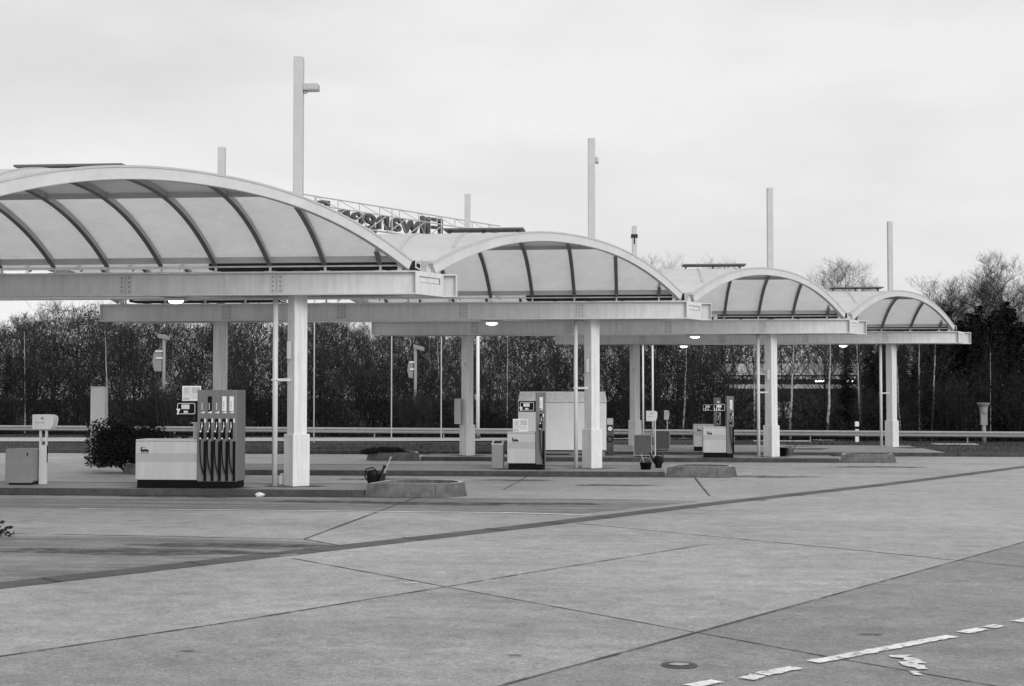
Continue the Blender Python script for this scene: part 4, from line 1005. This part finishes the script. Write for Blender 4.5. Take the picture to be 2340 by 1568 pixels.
# leafy shrubs
def shrub(loc,rx,ry,h,n,seed,label,name='evergreen_shrub',size=.05,lobes=14):
    r=empty(name,loc,label,'shrub'); rn=random.Random(seed)
    lb=[(rn.uniform(-.6,.6)*rx,rn.uniform(-.6,.6)*ry,rn.uniform(.10,.8)*h,rn.uniform(.22,.45)) for _ in range(lobes)]
    mb=MB()
    for i in range(n):
        cx,cy,cz,k=rn.choice(lb); th=rn.uniform(0,6.283); ph=math.acos(rn.uniform(-1,1)); q=rn.random()**.45
        x=cx+math.sin(ph)*math.cos(th)*rx*k*q*1.25; y=cy+math.sin(ph)*math.sin(th)*ry*k*q*1.25; z=cz+math.cos(ph)*h*k*q
        if z<0.02: continue
        s=size*rn.uniform(.5,1.3); a=Vector((rn.gauss(0,1),rn.gauss(0,1),rn.gauss(0,1))).normalized(); b=a.cross(Vector((rn.gauss(0,1),rn.gauss(0,1),rn.gauss(0,1)))).normalized()*s*.5; a=a*s
        c=Vector((x,y,z)); o=len(mb.v); mb.v+=[tuple(c-a),tuple(c+b),tuple(c+a),tuple(c-b)]; mb.f.append((o,o+1,o+2,o+3))
    mb.build('foliage','leaves',r)
    tb=MB()
    for cx,cy,cz,k in lb: tb.tube([(cx*.1,cy*.1,-.1),(cx*.6,cy*.6,cz*.55),(cx,cy,cz)],[.02,.012,.005],5); 
    for q in range(lobes*2):
        cx,cy,cz,k=rn.choice(lb); e=Vector((cx,cy,cz)); d=Vector((rn.uniform(-1,1),rn.uniform(-.6,.6),rn.uniform(0,1))).normalized()
        tb.tube([e,e+d*h*.35],[.006,.002],4)
    tb.build('stems','bark',r); return r
p=at(290,1078,39.9); shrub((p.x-.1,40.1,c5[2]-.15),1.25,.9,1.3,26000,4,'large dark evergreen shrub spilling over the planter behind pump 7',size=.045,lobes=18)
p=at(395,1040,40.4); shrub((p.x-.1,40.3,TOP[2]),.9,.7,.95,9000,5,'low dark shrub just behind the pump 7 cabinet',size=.045)
shrub((c4[0]-.1,c4[1]-.3,c4[2]-.12),1.0,.8,.28,5000,6,'trailing dark plants flowing over the planter left of the pump 9 island',size=.04)
shrub((c0[0]+.22,18.9,c0[2]-.55),1.0,.8,.8,8000,8,'leafy shrub tip reaching in at the left edge of the view',size=.05)
# ------------------------------------------------------------------ light
SE,SA=24,0   # sun elevation, heading
w=bpy.data.worlds.new('World'); scene.world=w; w.use_nodes=True; nt=w.node_tree; N=nt.nodes; L=nt.links
bg=N['Background']; sky=N.new('ShaderNodeTexSky'); sky.sky_type='NISHITA'; sky.sun_disc=False; sky.sun_elevation=R(SE)
sdir=Vector((.48,-.72,math.tan(R(SE))*math.hypot(.48,.72))).normalized()
sky.sun_rotation=math.atan2(sdir.x,sdir.y)
bw=N.new('ShaderNodeRGBToBW'); L.new(sky.outputs[0],bw.inputs[0])
tc=N.new('ShaderNodeTexCoord'); mp=N.new('ShaderNodeMapping'); mp.inputs['Scale'].default_value=(1,1,3.2); L.new(tc.outputs['Generated'],mp.inputs[0])
no=N.new('ShaderNodeTexNoise'); no.inputs['Scale'].default_value=2.3; no.inputs['Detail'].default_value=5; no.inputs['Roughness'].default_value=.5; L.new(mp.outputs[0],no.inputs['Vector'])
mr=N.new('ShaderNodeMapRange'); mr.inputs[1].default_value=.35; mr.inputs[2].default_value=.62; mr.inputs[3].default_value=4.9; mr.inputs[4].default_value=6.3; L.new(no.outputs['Fac'],mr.inputs[0])
mx=N.new('ShaderNodeMix'); mx.data_type='FLOAT'; mx.inputs[0].default_value=.88; L.new(bw.outputs[0],mx.inputs[2]); L.new(mr.outputs[0],mx.inputs[3])
L.new(mx.outputs[0],bg.inputs['Color']); bg.inputs['Strength'].default_value=.10
sd_=bpy.data.lights.new('sun','SUN'); sd_.energy=1.15; sd_.angle=R(34); sd_.color=(1,1,1)
so=bpy.data.objects.new('sun',sd_); C.objects.link(so); so.rotation_euler=sdir.to_track_quat('Z','Y').to_euler(); so.location=(0,0,30)
vs_=scene.view_settings; vs_.view_transform='Standard'; vs_.look='None'; vs_.exposure=.53; vs_.gamma=1; vs_.use_curve_mapping=False
